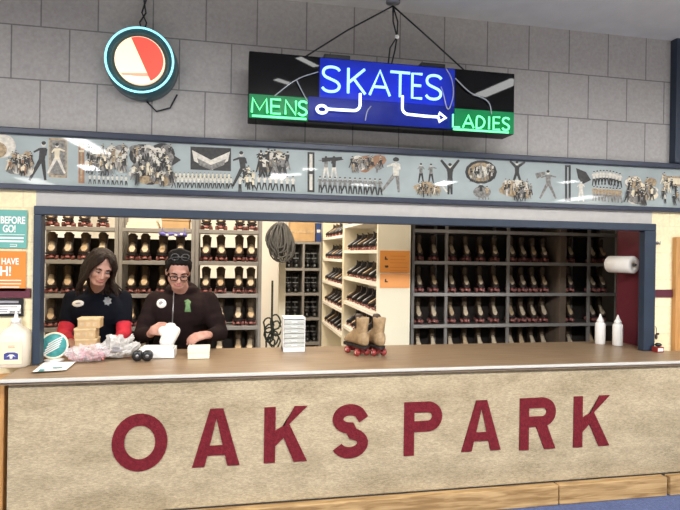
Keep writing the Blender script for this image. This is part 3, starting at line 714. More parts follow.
bayname = ['first bay', 'first bay', 'second bay', 'second bay', 'second bay', 'second bay', 'third bay', 'third bay', 'third bay', 'third bay', 'narrow dark bay', 'end bay', 'end bay']
nth_ = [0, 1, 0, 1, 2, 3, 0, 1, 2, 3, 0, 0, 1]
for ti, z in enumerate(DZ[1:]):
    for k, px_ in enumerate(slots):
        x = at(px_, 270, DY + .03).x
        bi = [0, 0, 1, 1, 1, 1, 2, 2, 2, 2, 3, 4, 4][k]; a_, b_ = posts[bi] + (.115 if bi == 3 else .118 if bi == 4 else .098), posts[bi + 1] - (.118 if bi == 2 else .075); nb_ = [2, 4, 4, 1, 2][bi]; x = a_ + (b_ - a_) * (nth_[k] / (nb_ - 1) if nb_ > 1 else .5)
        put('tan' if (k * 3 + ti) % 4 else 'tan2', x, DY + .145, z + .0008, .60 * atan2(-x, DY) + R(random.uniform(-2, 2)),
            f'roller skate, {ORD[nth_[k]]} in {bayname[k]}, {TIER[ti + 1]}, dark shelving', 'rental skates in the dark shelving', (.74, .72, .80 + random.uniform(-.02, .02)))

# ---------------------------------------------------------------- white aisle shelves, cream end panel
AX = 1.24
sh = thing('aisle_shelves', 'white double bay shelving seen end on behind the counter', 'shelves', (1.4, 5.8, 0))
MB().box(AX, 1.54, 4.55, 4.575, 0, 2.15, .002).build('end_panel', M['panelcream'], sh)
MB().box(1.525, 1.54, 4.576, 7.45, 0, 2.1).build('back_panel', M['shelfwhite'], sh)
for y in (5.98, 6.04, 7.42): MB().box(AX + .002, 1.524, y, y + .025, 0, 2.1).build('divider', M['panelcream'], sh)
SA = [1.88, 1.60, 1.31, 1.04, .77]; SB = [1.78, 1.50, 1.20, .92, .64]
for z in SA: MB().box(AX, 1.524, 4.576, 5.979, z - .03, z).build('shelf', M['shelfwhite'], sh)
for z in SB: MB().box(AX, 1.524, 6.066, 7.419, z - .03, z).build('shelf', M['shelfwhite'], sh)
far = ['nearest the end panel', 'second from end panel', 'third from end panel', 'fourth from end panel', 'fifth from end panel', 'sixth from end panel']
for bay, (y0, y1, zs, kinds_) in enumerate(((4.70, 5.88, SA, 'near bay'), (6.18, 7.32, SB, 'far bay'))):
    for ti, z in enumerate(zs):
        for k in range(6):
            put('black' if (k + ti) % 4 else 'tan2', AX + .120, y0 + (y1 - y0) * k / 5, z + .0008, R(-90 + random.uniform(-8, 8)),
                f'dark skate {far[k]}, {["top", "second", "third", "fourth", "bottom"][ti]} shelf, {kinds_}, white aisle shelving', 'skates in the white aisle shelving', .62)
# orange notice on the cream end panel
on = thing('notice_sign', 'orange notice of two sheets stuck on the cream end panel', 'notice', (1.39, 4.55, 1.5))
a, b, c, d = rp(380, 250.5, 409.5, 273, 4.55)
MB().box(a, b, 4.545, 4.549, c, d).build('upper_sheet', M['orange'], on)
a2, b2, c2, d2 = rp(380, 274, 409.5, 288, 4.55)
MB().box(a2, b2, 4.545, 4.549, c2, d2).build('lower_sheet', M['peach'], on)
for px_, py_, k in ((386, 258.5, 0), (386.5, 266.5, 1), (386, 281, 0)):
    p0 = at(px_, py_, 4.5448); g = MB(); s_ = .008
    prof = [(-1.2, 2.2), (.1, 2.2), (.4, .2), (2.2, -.5), (2.2, -1.4), (-1.4, -1.4)] if not k else [(-2, 1), (1.5, 1.4), (2.3, -.2), (1.2, -1.3), (-1.6, -1)]
    g.prism([(p0.x + x * s_, p0.z + z * s_) for x, z in prof], 4.5435, 4.545).build('boot_pictogram', M['brown'], on)
g = MB()
for z in (1.545, 1.515, 1.487, 1.448, 1.418, 1.40): g.box(a + .09, b - .02 - .02 * (z > 1.5), 4.5442, 4.5451, z, z + .004)
g.build('printed_rule', M['orange2'], on)

# ---------------------------------------------------------------- far grey cubby rack with dark boots
gr = thing('cubby_rack', 'grey metal cubby rack of black boots at far end of aisle', 'rack', (.97, 7.65, 0))
GZ = [1.73, 1.36, 1.016, .672, .33]
for x in (.705, .975, 1.215): MB().box(x, x + .028, 7.5, 7.8, 0, 1.7295, .002).build('post', M['rackgrey'], gr)
for z in GZ:
    MB().box(.734, 1.214, 7.505, 7.8, z - .035, z).build('shelf', M['rackgrey'], gr)
MB().box(.72, 1.22, 7.801, 7.81, 0, 1.73).build('back_panel', M['rackdark'], gr)
def make_tall_boot():
    t = thing('ski_boot', 'x', 'boot')
    MB().loft([oval_ring(0, .03, .055, .04, .08), oval_ring(0, .03, .12, .042, .075), oval_ring(0, .05, .2, .042, .055), oval_ring(0, .055, .29, .048, .058), oval_ring(0, .055, .292, .040, .05), oval_ring(0, .05, .23, .035, .045)]).loft(
        [[Vector((hw * cos(2 * pi * i / 12), y, .10 + hz * sin(2 * pi * i / 12))) for i in range(12)] for y, hw, hz in ((.06, .035, .045), (-.02, .043, .045), (-.09, .045, .04), (-.13, .03, .028), (-.142, .012, .012))]).build('shell', M['blackboot'], t, True)
    MB().box(-.012, .012, -.12, .11, .022, .058, .003).build('wheel_frame', M['bladegrey'], t, True)
    for y in (-.095, -.03, .035, .095): MB().lathe([(.010, -.010), (.026, -.008), (.029, 0), (.026, .008), (.010, .010)], (0, y, .029), 'x', 14).build('wheel', M['darkwheel'], t, True)
    MB().box(-.048, .048, -.014, .0, .225, .243, .003).build('cuff_strap', M['bladegrey'], t, True)
    MB().box(-.046, .046, -.05, -.01, .148, .16, .003).build('instep_strap', M['bladegrey'], t, True)
    return t
tb = make_tall_boot(); tb.name = 'inline_skate'; first = True
for ti, z in enumerate(GZ[1:]):
    for k in range(4):
        x = (.79, .895, 1.06, 1.155)[k]
        lbl = f'black inline skate, {ORD[k]} from left on {["upper", "middle", "lower", "bottom"][ti]} level of far cubby rack'
        if first: first = False; o = tb; o.scale = (.88,) * 3; o.location = (x, 7.66, z + .0008); o['label'] = lbl; o['group'] = 'inline skates in the cubby rack'
        else: o = dup(tb, (x, 7.66, z + .0008), R(random.uniform(-5, 5)), lbl, 'inline skates in the cubby rack', .88)
bx = thing('cardboard_box', 'large tan cardboard box on top of far cubby rack', 'box', (.96, 7.65, 1.73))
MB().box(.80, 1.145, 7.52, 7.78, 1.7315, 2.02, .004).build('carton', M['cardboard'], bx)
MB().box(.80, 1.145, 7.515, 7.519, 1.85, 1.885).build('tape', M['tan'], bx)
bb = thing('blue_box', 'small navy blue box beside cardboard box on far cubby rack', 'box', (1.19, 7.65, 1.73))
MB().box(1.155, 1.235, 7.52, 7.7, 1.731, 1.99, .004).build('carton', M['bluebox'], bb)
MB().box(1.17, 1.22, 7.516, 7.519, 1.86, 1.90).build('label_patch', M['paper'], bb)

# hanging hoses beside the rack, cream post, dark bundle
hs = thing('hose_bundle', 'bundle of looped grey hoses hanging beside the grey racks', 'hoses', (.42, 5.25, 1.7))
hc = at(279, 226, 5.2); MB().box(hc.x - .10, hc.x + .12, 5.2, 5.5, 1.90, 1.92).cyl((hc.x, 5.22, 1.84), (hc.x, 5.22, 1.90), .008).build('hook_bar', M['greymetal'], hs)
for k in range(22):
    wd = .018 + .021 * (k % 5); dp = .24 + .045 * ((k * 5) % 4); pts = []
    for i in range(22):
        a = 2 * pi * i / 22
        pts.append((hc.x + .02 + wd * sin(a) * (1.15 - .35 * cos(a)) + .012 * (k % 4 - 1.5), 5.19 + .010 * (k % 11), 1.868 - dp / 2 * (1 - cos(a)) - .02))
    MB().tube(pts, .009, 6, True).build('hose_loop', M['greyhose'], hs)
cp = thing('cream_post', 'narrow cream post standing between hoses and far cubby rack', 'post', (.47, 5.5, 0))
MB().box(.475, .545, 5.5, 5.57, 0, 1.86, .004).build('shaft', M['panelcream'], cp)
MB().box(.46, .56, 5.485, 5.585, 0, .03, .004).build('foot', M['panelcream'], cp)
kb = thing('cord_bundle', 'dark tangled cord bundle hanging low beside the racks', 'cords', (.38, 5.2, .9))
for k in range(8):
    q = random.Random(k); c = at(272 + q.uniform(-5, 5), 322 + 3.2 * k, 5.12 + .008 * k)
    MB().tube([(c.x + .045 * cos(2 * pi * i / 14) * q.uniform(.8, 1.2), c.y + .01 * sin(3 * i), c.z + .07 * sin(2 * pi * i / 14)) for i in range(14)], .008, 6, True).build('cord_loop', M['foliage'], kb)
c = at(272, 312, 5.15); MB().cyl((c.x, c.y, .75), (c.x, c.y, 1.3), .010).build('cord_drop', M['foliage'], kb)

# ---------------------------------------------------------------- people
def hit(o, px, py):
    d = FW + RT * ((px - 340) / FPX) + UP * ((255 - py) / FPX); d.normalize()
    me = o.data; off = o.matrix_world if False else None
    base = Vector((0, 0, 0)); p = o
    while p is not None: base += p.location; p = p.parent
    key = me.name
    if key not in BV: BV[key] = BVHTree.FromPolygons([v.co + base for v in me.vertices], [list(f.vertices) for f in me.polygons])
    loc, nrm, _, _ = BV[key].ray_cast(CAM, d)
    return loc
BV = {}
def patch(o, outline, m_, name, parent, lift=.003, center=None):      # a badge that follows the cloth it is pinned on
    cx = sum(p[0] for p in outline) / len(outline); cy = sum(p[1] for p in outline) / len(outline)
    g = MB(); n = len(outline); vs = []
    for f in (0, .5, 1):
        for x, y in ([(cx, cy)] if f == 0 else [(cx + (a - cx) * f, cy + (b - cy) * f) for a, b in outline]):
            h = hit(o, x, y)
            if h is None: h = at(x, y, 4.1)
            vs.append(h + (CAM - h).normalized() * lift)
    fs = [[0, 1 + i, 1 + (i + 1) % n] for i in range(n)] + [[1 + i, 1 + n + i, 1 + n + (i + 1) % n, 1 + (i + 1) % n] for i in range(n)]
    back = [v + (v - CAM).normalized() * lift * .9 for v in vs[1 + n:]]
    b0 = len(vs); vs += back
    fs += [[1 + n + i, b0 + i, b0 + (i + 1) % n, 1 + n + (i + 1) % n] for i in range(n)]
    g.add(vs, fs, True); return g.build(name, m_, parent)
def ovalp(cx, cy, rx, ry, n=14, tilt=0): return [(cx + rx * cos(2 * pi * i / n) * cos(tilt) - ry * sin(2 * pi * i / n) * sin(tilt), cy + rx * cos(2 * pi * i / n) * sin(tilt) + ry * sin(2 * pi * i / n) * cos(tilt)) for i in range(n)]

def hand(mb, wrist, palm_c, aim, up, s=1, curl=.9, thumb_side=1):
    """palm and five fingers: aim = along the fingers, up = back of the hand"""
    aim = Vector(aim).normalized(); up = Vector(up); up = (up - aim * up.dot(aim)).normalized(); side = aim.cross(up)
    pc = Vector(palm_c)
    mb.cap(wrist, pc - aim * .02, .024 * s, .026 * s)
    for k in (-1.5, -.5, .5, 1.5):
        mb.cap(pc - aim * .035 * s + side * k * .011 * s, pc + aim * .035 * s + side * k * .0185 * s, .013 * s, .0115 * s, 10)
    for k, ln in zip((-1.5, -.5, .5, 1.5), ((.030, .020, .018), (.036, .025, .020), (.034, .023, .019), (.026, .017, .016)) if thumb_side < 0 else ((.026, .017, .016), (.034, .023, .019), (.036, .025, .020), (.030, .020, .018))):
        p = pc + aim * .035 * s + side * k * .0200 * s; a = .25
        for j, l in enumerate(ln):
            a += curl * (.35 if j == 0 else .75); d = (aim * cos(a) - up * sin(a)).normalized() + side * k * .05; q = p + d.normalized() * l * s
            mb.cap(p, q, (.0092 - .0008 * j) * s, (.0086 - .0010 * j) * s, 10); p = q
    p = pc - aim * .022 * s + side * thumb_side * .024 * s
    for l, d in ((.034, aim * .5 + side * thumb_side * .8 - up * .45), (.027, aim * .85 + side * thumb_side * .2 - up * .55), (.022, aim * .9 - side * thumb_side * .15 - up * .5)):
        q = p + d.normalized() * l * s; mb.cap(p, q, .0115 * s, .010 * s, 10); p = q

def head(mb, c, rot, s):
    T = lambda x, y, z: Vector(c) + rot @ (Vector((x, y, z)) * s)
    Rm = rot
    mb.ell(T(0, .012, .035), .076 * s, .092 * s, .088 * s, 18, 12, Rm)          # skull
    mb.ell(T(0, -.030, -.030), .060 * s, .058 * s, .078 * s, 18, 12, Rm)        # face
    mb.ell(T(0, -.052, -.092), .030 * s, .028 * s, .024 * s, 14, 10, Rm)        # chin
    mb.cap(T(-.045, -.01, -.055), T(-.020, -.055, -.090), .026 * s, .022 * s); mb.cap(T(.045, -.01, -.055), T(.020, -.055, -.090), .026 * s, .022 * s)
    mb.cap(T(-.034, -.076, -.018), T(-.040, -.060, -.030), .018 * s, .02 * s); mb.cap(T(.034, -.076, -.018), T(.040, -.060, -.030), .018 * s, .02 * s)
    mb.cap(T(0, -.090, .010), T(0, -.106, -.030), .009 * s, .014 * s); mb.cap(T(-.012, -.094, -.035), T(.012, -.094, -.035), .010 * s, .010 * s)  # nose
    mb.cap(T(-.035, -.078, .028), T(.035, -.078, .028), .014 * s, .014 * s)     # brow
    mb.cap(T(-.016, -.086, -.062), T(.016, -.086, -.062), .010 * s, .010 * s)
    for sd in (-1, 1): mb.ell(T(sd * .078, .010, -.012), .010 * s, .020 * s, .032 * s, 12, 8, Rm)
    return T
def face_parts(T, s, parent, rot, browm):
    for sd in (-1, 1):
        MB().ell(T(sd * .031, -.0835, .002), .0135 * s, .009 * s, .0032 * s, 12, 8, rot).build('eye', M['eyewhite'], parent)
        MB().ell(T(sd * .030, -.0915, -.001), .0055 * s, .003 * s, .0030 * s, 10, 8, rot).build('iris', M['iris'], parent)
        MB().tube([T(sd * .017, -.090, .002), T(sd * .031, -.0935, .0055), T(sd * .046, -.084, .001)], [.0018 * s, .0028 * s, .0018 * s], 8).build('eyelash', M['iris'], parent)
        MB().tube([T(sd * .014, -.094, .022), T(sd * .032, -.0935, .029), T(sd * .050, -.082, .022)], [.003 * s, .0045 * s, .003 * s], 8).build('eyebrow', browm, parent)
    MB().tube([T(-.024, -.090, -.062), T(-.008, -.0985, -.059), T(0, -.0985, -.061), T(.008, -.0985, -.059), T(.024, -.090, -.062)], [.003 * s, .0055 * s, .006 * s, .0055 * s, .003 * s], 8).build('mouth', M['lips'], parent)

def legs(mb, cx, y, gap=.10, rz=0, inf=0):
    for sd in (-1, 1):
        mb.cap((cx + sd * .09, y, .86), (cx + sd * gap, y - .01, .48), .085 + inf, .058 + inf); mb.cap((cx + sd * gap, y - .01, .48), (cx + sd * gap, y + .02, .10), .056 + inf, .038 + inf)

# ---- woman
wc = at(100.5, 267.5, 3.97); hs_ = .99
wo = thing('person', 'person with long dark hair, black T-shirt and red sleeves looking down at the counter', 'person', (at(97, 300, 4.2).x, 4.2, 0))
wrot = Matrix.Rotation(R(24), 3, 'Z') @ Matrix.Rotation(R(24), 3, 'X') @ Matrix.Rotation(R(10), 3, 'Y')
sL, sR = at(73, 299, 4.17), at(123, 299, 4.17); nb = at(98, 291, 4.14)
hipc = Vector((at(97, 340, 4.23).x, 4.23, .93)); chest = at(97, 322, 4.18)
eL, eR = Vector((at(64, 330, 4.06).x, 4.06, .965)), Vector((at(124, 330, 4.06).x, 4.06, .965))
wL = Vector((at(70, 345, 3.86).x, 3.86, .955)); wR = Vector((at(117, 345, 3.86).x, 3.86, .955))
bd = MB(); T = head(bd, wc, wrot, hs_)
bd.cap(T(0, .025, -.06), nb + Vector((0, .01, 0)), .048, .055)
bd.cap(sL + Vector((.03, 0, -.02)), sR + Vector((-.03, 0, -.02)), .055, .055)
bd.cap(nb + Vector((-.05, .0, -.14)), nb + Vector((.05, .0, -.14)), .10, .10); bd.cap(hipc + Vector((-.05, 0, .14)), hipc + Vector((.05, 0, .14)), .085, .085); bd.cap(chest, hipc, .11, .12); bd.cap(hipc + Vector((-.06, 0, -.04)), hipc + Vector((.06, 0, -.04)), .11, .11)
legs(bd, hipc.x, 4.23)
for s_, e_, w_ in ((sL, eL, wL), (sR, eR, wR)):
    bd.cap(s_, e_, .045, .036); bd.cap(e_, w_, .037, .024)
hand(bd, wL, wL + Vector((.028, -.045, -.004)), (.55, -.8, -.02), (0, 0, 1), 1, .42, -1)
hand(bd, wR, wR + Vector((-.028, -.045, -.004)), (-.55, -.8, -.02), (0, 0, 1), 1, .42, 1)
fuse(bd, 'body', M['skin'], wo, .0065, 4)
face_parts(T, hs_, wo, wrot, M['hair'])
g = MB()
g.cap(sL + Vector((.05, .01, -.005)), sR + Vector((-.05, .01, -.005)), .068, .068); g.cap(nb + Vector((-.035, .01, -.015)), nb + Vector((.035, .01, -.015)), .058, .058)
g.cap(nb + Vector((-.07, .0, -.14)), nb + Vector((.07, .0, -.14)), .125, .125); g.cap(hipc + Vector((-.075, 0, .14)), hipc + Vector((.075, 0, .14)), .115, .115); g.cap(hipc + Vector((-.08, 0, -.05)), hipc + Vector((.08, 0, -.05)), .125, .125)
g.cap(nb + Vector((0, -.0, -.14)), hipc, .14, .14)
for s_, e_ in ((sL, eL), (sR, eR)): g.cap(s_, s_.lerp(e_, .58), .066, .060)
sht = fuse(g, 'shirt', M['shirt'], wo, .009, 6)
for s_, e_, w_ in ((sL, eL, wL), (sR, eR, wR)):
    g = MB(); g.cap(s_.lerp(e_, .45), e_, .053, .052); g.cap(e_, w_.lerp(e_, .06), .052, .036)
    tag(fuse(g, 'sleeve', M['redsleeve'], wo, .008, 5), 'red long sleeve')
g = MB(); legs(g, hipc.x, 4.23, inf=.02); g.cap(hipc + Vector((-.06, 0, -.09)), hipc + Vector((.06, 0, -.09)), .128, .128); fuse(g, 'trousers', M['trousers'], wo, .012, 5)
for sd in (-1, 1): MB().loft([oval_ring(hipc.x + sd * .10, 4.19, .0005, .045, .13), oval_ring(hipc.x + sd * .10, 4.19, .05, .046, .13), oval_ring(hipc.x + sd * .10, 4.22, .085, .04, .08), oval_ring(hipc.x + sd * .10, 4.245, .11, .04, .045)]).build('shoe', M['black'], wo)
# hair: cap plus long loose locks parted in the middle
g = MB(); q = random.Random(3)
g.ell(T(0, .030, .048), .083 * hs_, .092 * hs_, .084 * hs_, 18, 12, wrot)
locks = MB()
for sd in (-1, 1):
    for k in range(6):
        v = k / 5; j = lambda a: q.uniform(-a, a)
        P = [T(sd * (.004 + .006 * v), -.052 - .016 * v, .124 - .012 * v), T(sd * (.030 + .010 * (1 - v)), -.080 - .006 * v + j(.003), .098 - .014 * v), T(sd * (.058 + .008 * (1 - v)), -.076 + .012 * (1 - v), .058 - .01 * v), T(sd * .079, -.062 + .012 * (1 - v), .005), T(sd * (.086 + j(.006)), -.055 + .012 * (1 - v), -.055),
             wc + Vector((sd * (.092 + .02 * q.random()) + (-.026 if sd < 0 else -.004), -.055 + j(.01), -.115)), wc + Vector((sd * (.096 + .04 * q.random()) + (-.026 if sd < 0 else 0), -.055 + j(.02), -.175 - .03 * q.random()))]
        g.tube(P, [.009, .012, .013, .012, .011, .009, .003], 8)
for sd in (-1, 1):
    for k in range(17):
        u = k / 16; j = lambda a: q.uniform(-a, a)
        p0 = T(sd * .008, -.040 + .11 * u, .120 - .02 * u + j(.004)); p1 = T(sd * (.050 + .012 * sin(pi * u)), -.062 + .135 * u, .094 + j(.006)); p2 = T(sd * (.083 + .008 * sin(pi * u)), -.060 + .130 * u + j(.006), .03)
        p3 = T(sd * (.090 + j(.008)), -.052 + .125 * u + j(.008), -.045); p4 = T(sd * (.094 + j(.014)), -.040 + .115 * u + j(.01), -.105)
        end = wc + Vector((sd * (.088 + .050 * q.random()) + (-.030 if sd < 0 else -.004), -.035 + .15 * u, -.150 - .045 * q.random()))
        P = [p0, p0.lerp(p1, .55) + (wrot @ Vector((0, 0, .008))), p1, p2, p3, p4.lerp(end, .25), end]
        r0 = q.uniform(.010, .015); rs = [.008, r0, r0 * 1.1, r0 * 1.1, r0, r0 * .8, .003]
        tgt = locks if k % 2 else g
        tgt.tube(P, rs, 8)
for k in range(9):
    a = T(-.06 + .015 * k, .105, .05); m_ = T(-.065 + .016 * k, .115, -.04); b = wc + Vector((-.09 + .022 * k, .12, -.19 - .02 * q.random())); g.tube([a, m_, b], [.024, .022, .006], 8)
fuse(g, 'hair', M['hair'], wo, .006, 2)
locks.build('loose_locks', M['hair'], wo)
patch(sht, ovalp(78, 303.5, 6, 3.4, 14, -.1), M['paper'], 'name_badge', wo)
patch(sht, ovalp(78, 303.3, 2.8, .8, 10, -.1), M['greyprint'], 'badge_print', wo, .0045)
patch(sht, [(107.5 + (4.6 if i % 2 else 3.2) * cos(2 * pi * i / 14), 301 + (5 if i % 2 else 3.6) * sin(2 * pi * i / 14)) for i in range(14)], M['bladegrey'], 'chest_emblem', wo)
patch(sht, ovalp(108, 300.8, 1.7, 2, 10), M['greyprint'], 'emblem_centre', wo, .0045)
MB().ell(T(-.086, .0, -.048), .007, .006, .009).build('earring', M['paper'], wo)

# ---- man
mc = at(178.5, 271, 3.96); ms = 1.0
ma = thing('person', 'person with glasses and dark brown zip hoodie bagging white items at the counter', 'person', (at(188, 300, 4.2).x, 4.2, 0))
mrot = Matrix.Rotation(R(8), 3, 'Z') @ Matrix.Rotation(R(26), 3, 'X') @ Matrix.Rotation(R(2), 3, 'Y')
sL, sR = at(156, 301, 4.18), at(208, 301, 4.18); nb = at(181, 292, 4.16)
hipc = Vector((at(183, 340, 4.26).x, 4.26, .93))
eL, eR = Vector((at(142, 330, 4.07).x, 4.07, .96)), Vector((at(220, 335, 4.09).x, 4.09, .965))
wL = at(150.5, 334, 3.85); wR = at(209, 335, 3.86)
bd = MB(); T = head(bd, mc, mrot, ms)
bd.cap(T(0, .025, -.06), nb + Vector((0, .01, 0)), .055, .062)
bd.cap(sL + Vector((.04, 0, -.02)), sR + Vector((-.04, 0, -.02)), .06, .06)
bd.cap(nb + Vector((-.06, 0, -.14)), nb + Vector((.06, 0, -.14)), .11, .11); bd.cap(nb + Vector((0, 0, -.14)), hipc, .12, .12); bd.cap(hipc + Vector((-.06, 0, -.04)), hipc + Vector((.06, 0, -.04)), .115, .115)
legs(bd, hipc.x, 4.26)
for s_, e_, w_ in ((sL, eL, wL), (sR, eR, wR)): bd.cap(s_, e_, .05, .04); bd.cap(e_, w_, .04, .026)
hlp = at(156.5, 330, 3.80); hrp = at(202.5, 335.5, 3.80)
hand(bd, wL, hlp, (.80, -.40, .10), (-.35, -.75, .55), 1.12, .75, -1)
hand(bd, wR, hrp, (-.82, -.35, -.12), (.1, -.45, .9), 1.12, .55, 1)
fuse(bd, 'body', M['skin2'], ma, .0062, 4)
face_parts(T, ms, ma, mrot, M['hair2'])
g = MB()
g.ell(T(0, .030, .062), .082 * ms, .090 * ms, .078 * ms, 18, 12, mrot)
for k in range(16):
    u = -1 + 2 * k / 15; g.cap(T(.066 * u, -.062 + .026 * u * u, .086 - .016 * u * u + .007 * (k % 3)), T(.056 * u, .01, .150 - .022 * abs(u) + .006 * (k % 2)), .012, .020, 8)
for sd in (-1, 1): g.cap(T(sd * .070, -.035, .062), T(sd * .077, -.022, .010), .013, .009, 8); g.cap(T(sd * .074, -.005, .055), T(sd * .079, .004, .018), .015, .011, 8); g.cap(T(sd * .072, .05, .04), T(sd * .066, .07, -.05), .022, .016, 8)
g.cap(T(-.04, .085, -.03), T(.04, .085, -.03), .02, .02)
fuse(g, 'hair', M['hair2'], ma, .0065, 2)
gl = MB().tube([T(-.072, -.020, .098), T(-.05, -.052, .128), T(-.012, -.064, .140), T(.012, -.064, .140), T(.05, -.052, .128), T(.072, -.020, .098)], .004, 6)
for sd in (-1, 1): gl.tube([T(sd * .034 + .026 * cos(2 * pi * i / 14), -.052 + .012 * sin(2 * pi * i / 14), .134 + .018 * sin(2 * pi * i / 14)) for i in range(14)], .0035, 6, True)
tag(gl.build('raised_glasses', M['darkwheel'], ma), 'dark glasses pushed up on the hair')
gl = MB()
for sd in (-1, 1):
    gl.tube([T(sd * .033 + .024 * math.copysign(abs(cos(a)) ** .7, cos(a)), -.104, -.002 + .0165 * math.copysign(abs(sin(a)) ** .7, sin(a))) for a in [2 * pi * i / 18 for i in range(18)]], .0030, 6, True)
    gl.tube([T(sd * .057, -.103, .004), T(sd * .078, -.06, .006), T(sd * .082, .01, .0)], .0028, 6)
gl.tube([T(-.010, -.105, .002), T(0, -.108, .005), T(.010, -.105, .002)], .003, 6); gl.build('eyeglasses', M['black'], ma)
g = MB()
g.cap(sL + Vector((.06, .01, -.005)), sR + Vector((-.06, .01, -.005)), .078, .078)
g.cap(nb + Vector((-.09, 0, -.14)), nb + Vector((.09, 0, -.14)), .135, .135); g.cap(hipc + Vector((-.09, 0, .12)), hipc + Vector((.09, 0, .12)), .135, .135); g.cap(hipc + Vector((-.08, 0, -.06)), hipc + Vector((.08, 0, -.06)), .135, .135); g.cap(nb + Vector((0, 0, -.14)), hipc, .15, .15)
for s_, e_, w_ in ((sL, eL, wL), (sR, eR, wR)):
    g.cap(s_, e_, .075, .060); g.cap(e_, e_.lerp(w_, .86), .060, .043)
    for u in (.35, .6): g.cap(s_.lerp(e_, u), s_.lerp(e_, u + .08), .074, .070)
# collar and hood resting round the neck
for a0 in range(-60, 241, 15):
    a = R(a0); g.cap(nb + Vector((.085 * cos(a), .03 + .075 * sin(a), .012 + .035 * max(0, sin(a)))), nb + Vector((.085 * cos(a + .26), .03 + .075 * sin(a + .26), .012 + .035 * max(0, sin(a + .26)))), .034, .034, 8)
g.cap(nb + Vector((-.06, .13, .0)), nb + Vector((.06, .13, .0)), .06, .06)
hd = fuse(g, 'hoodie', M['hoodie'], ma, .009, 5)
g = MB(); legs(g, hipc.x, 4.26, inf=.022); g.cap(hipc + Vector((-.06, 0, -.1)), hipc + Vector((.06, 0, -.1)), .125, .125); fuse(g, 'trousers', M['trousers'], ma, .012, 5)
for sd in (-1, 1): MB().loft([oval_ring(hipc.x + sd * .10, 4.22, .0005, .048, .14), oval_ring(hipc.x + sd * .10, 4.22, .05, .049, .14), oval_ring(hipc.x + sd * .10, 4.25, .085, .042, .08), oval_ring(hipc.x + sd * .10, 4.275, .11, .042, .045)]).build('shoe', M['black'], ma)
zp = [hit(hd, 173.5 + (y - 300) * (-.05), y) for y in range(291, 346, 3)]
zp = [p + (CAM - p).normalized() * .002 for p in zp if p]
if len(zp) > 2: MB().tube(zp, .0045, 6).build('zipper', M['greymetal'], ma)
patch(hd, ovalp(161.5, 303.5, 5, 4.6), M['paper'], 'round_badge', ma)
patch(hd, [(161, 300.5), (163.5, 302.5), (160, 305), (158.5, 303)], M['greyprint'], 'badge_print', ma, .0045)
patch(hd, [(184.5, 300.5), (188, 299), (191, 301.5), (190, 305), (191, 312), (184.5, 312), (185.5, 306)], M['greenprint'], 'chest_print', ma)

# ---------------------------------------------------------------- things on the counter
Z0 = CZ + .0006
# sanitiser jug
jb = onz(15.5, 366, CZ); jx, jy = jb.x, jb.y
jg = thing('pump_jug', 'clear pump jug with dark blue label at left end of counter', 'jug', (jx, jy, CZ))
def sq(hx, hy, z, n=24, e=.45): return [Vector((jx + hx * math.copysign(abs(cos(2 * pi * i / n)) ** e, cos(2 * pi * i / n)), jy + hy * math.copysign(abs(sin(2 * pi * i / n)) ** e, sin(2 * pi * i / n)), Z0 + z)) for i in range(n)]
MB().loft([sq(.070, .060, 0), sq(.077, .066, .008), sq(.079, .068, .10), sq(.078, .067, .185), sq(.060, .052, .215, e=.6), sq(.030, .030, .235, e=1), sq(.024, .024, .25, e=1)]).build('bottle', M['clear'], jg)
MB().lathe([(.026, .251), (.026, .275), (.012, .28), (.009, .30)], (jx, jy, Z0)).build('collar', M['white'], jg)
pm = MB().cyl((jx, jy, Z0 + .301), (jx, jy, Z0 + .318), .007).box(jx - .040, jx + .022, jy - .013, jy + .013, Z0 + .318, Z0 + .331, .005).box(jx - .046, jx - .034, jy - .008, jy + .008, Z0 + .305, Z0 + .325, .003)
pm.build('pump_head', M['white'], jg)
MB().cyl((jx, jy, Z0 + .02), (jx, jy, Z0 + .249), .004, 8).build('dip_tube', M['white'], jg)
MB().box(jx - .055, jx + .055, jy - .0715, jy - .069, Z0 + .025, Z0 + .15, .001).build('label_sheet', M['poster_cream'], jg)
MB().prism([(jx - .036, Z0 + .05), (jx + .038, Z0 + .05), (jx + .038, Z0 + .083), (jx + .020, Z0 + .091), (jx - .018, Z0 + .091), (jx - .036, Z0 + .083)], jy - .0725, jy - .0716).build('label_print', M['blue_ink'], jg)
MB().prism([(jx - .022, Z0 + .066), (jx - .006, Z0 + .079), (jx + .010, Z0 + .079), (jx + .026, Z0 + .066), (jx + .010, Z0 + .071), (jx + .008, Z0 + .056), (jx - .004, Z0 + .056), (jx - .006, Z0 + .071)], jy - .0733, jy - .0726).build('label_mark', M['paper'], jg)
MB().box(jx - .016, jx + .020, jy - .0725, jy - .0716, Z0 + .115, Z0 + .119).box(jx - .016, jx + .020, jy - .0725, jy - .0716, Z0 + .125, Z0 + .129).build('label_lines', M['lips'], jg)
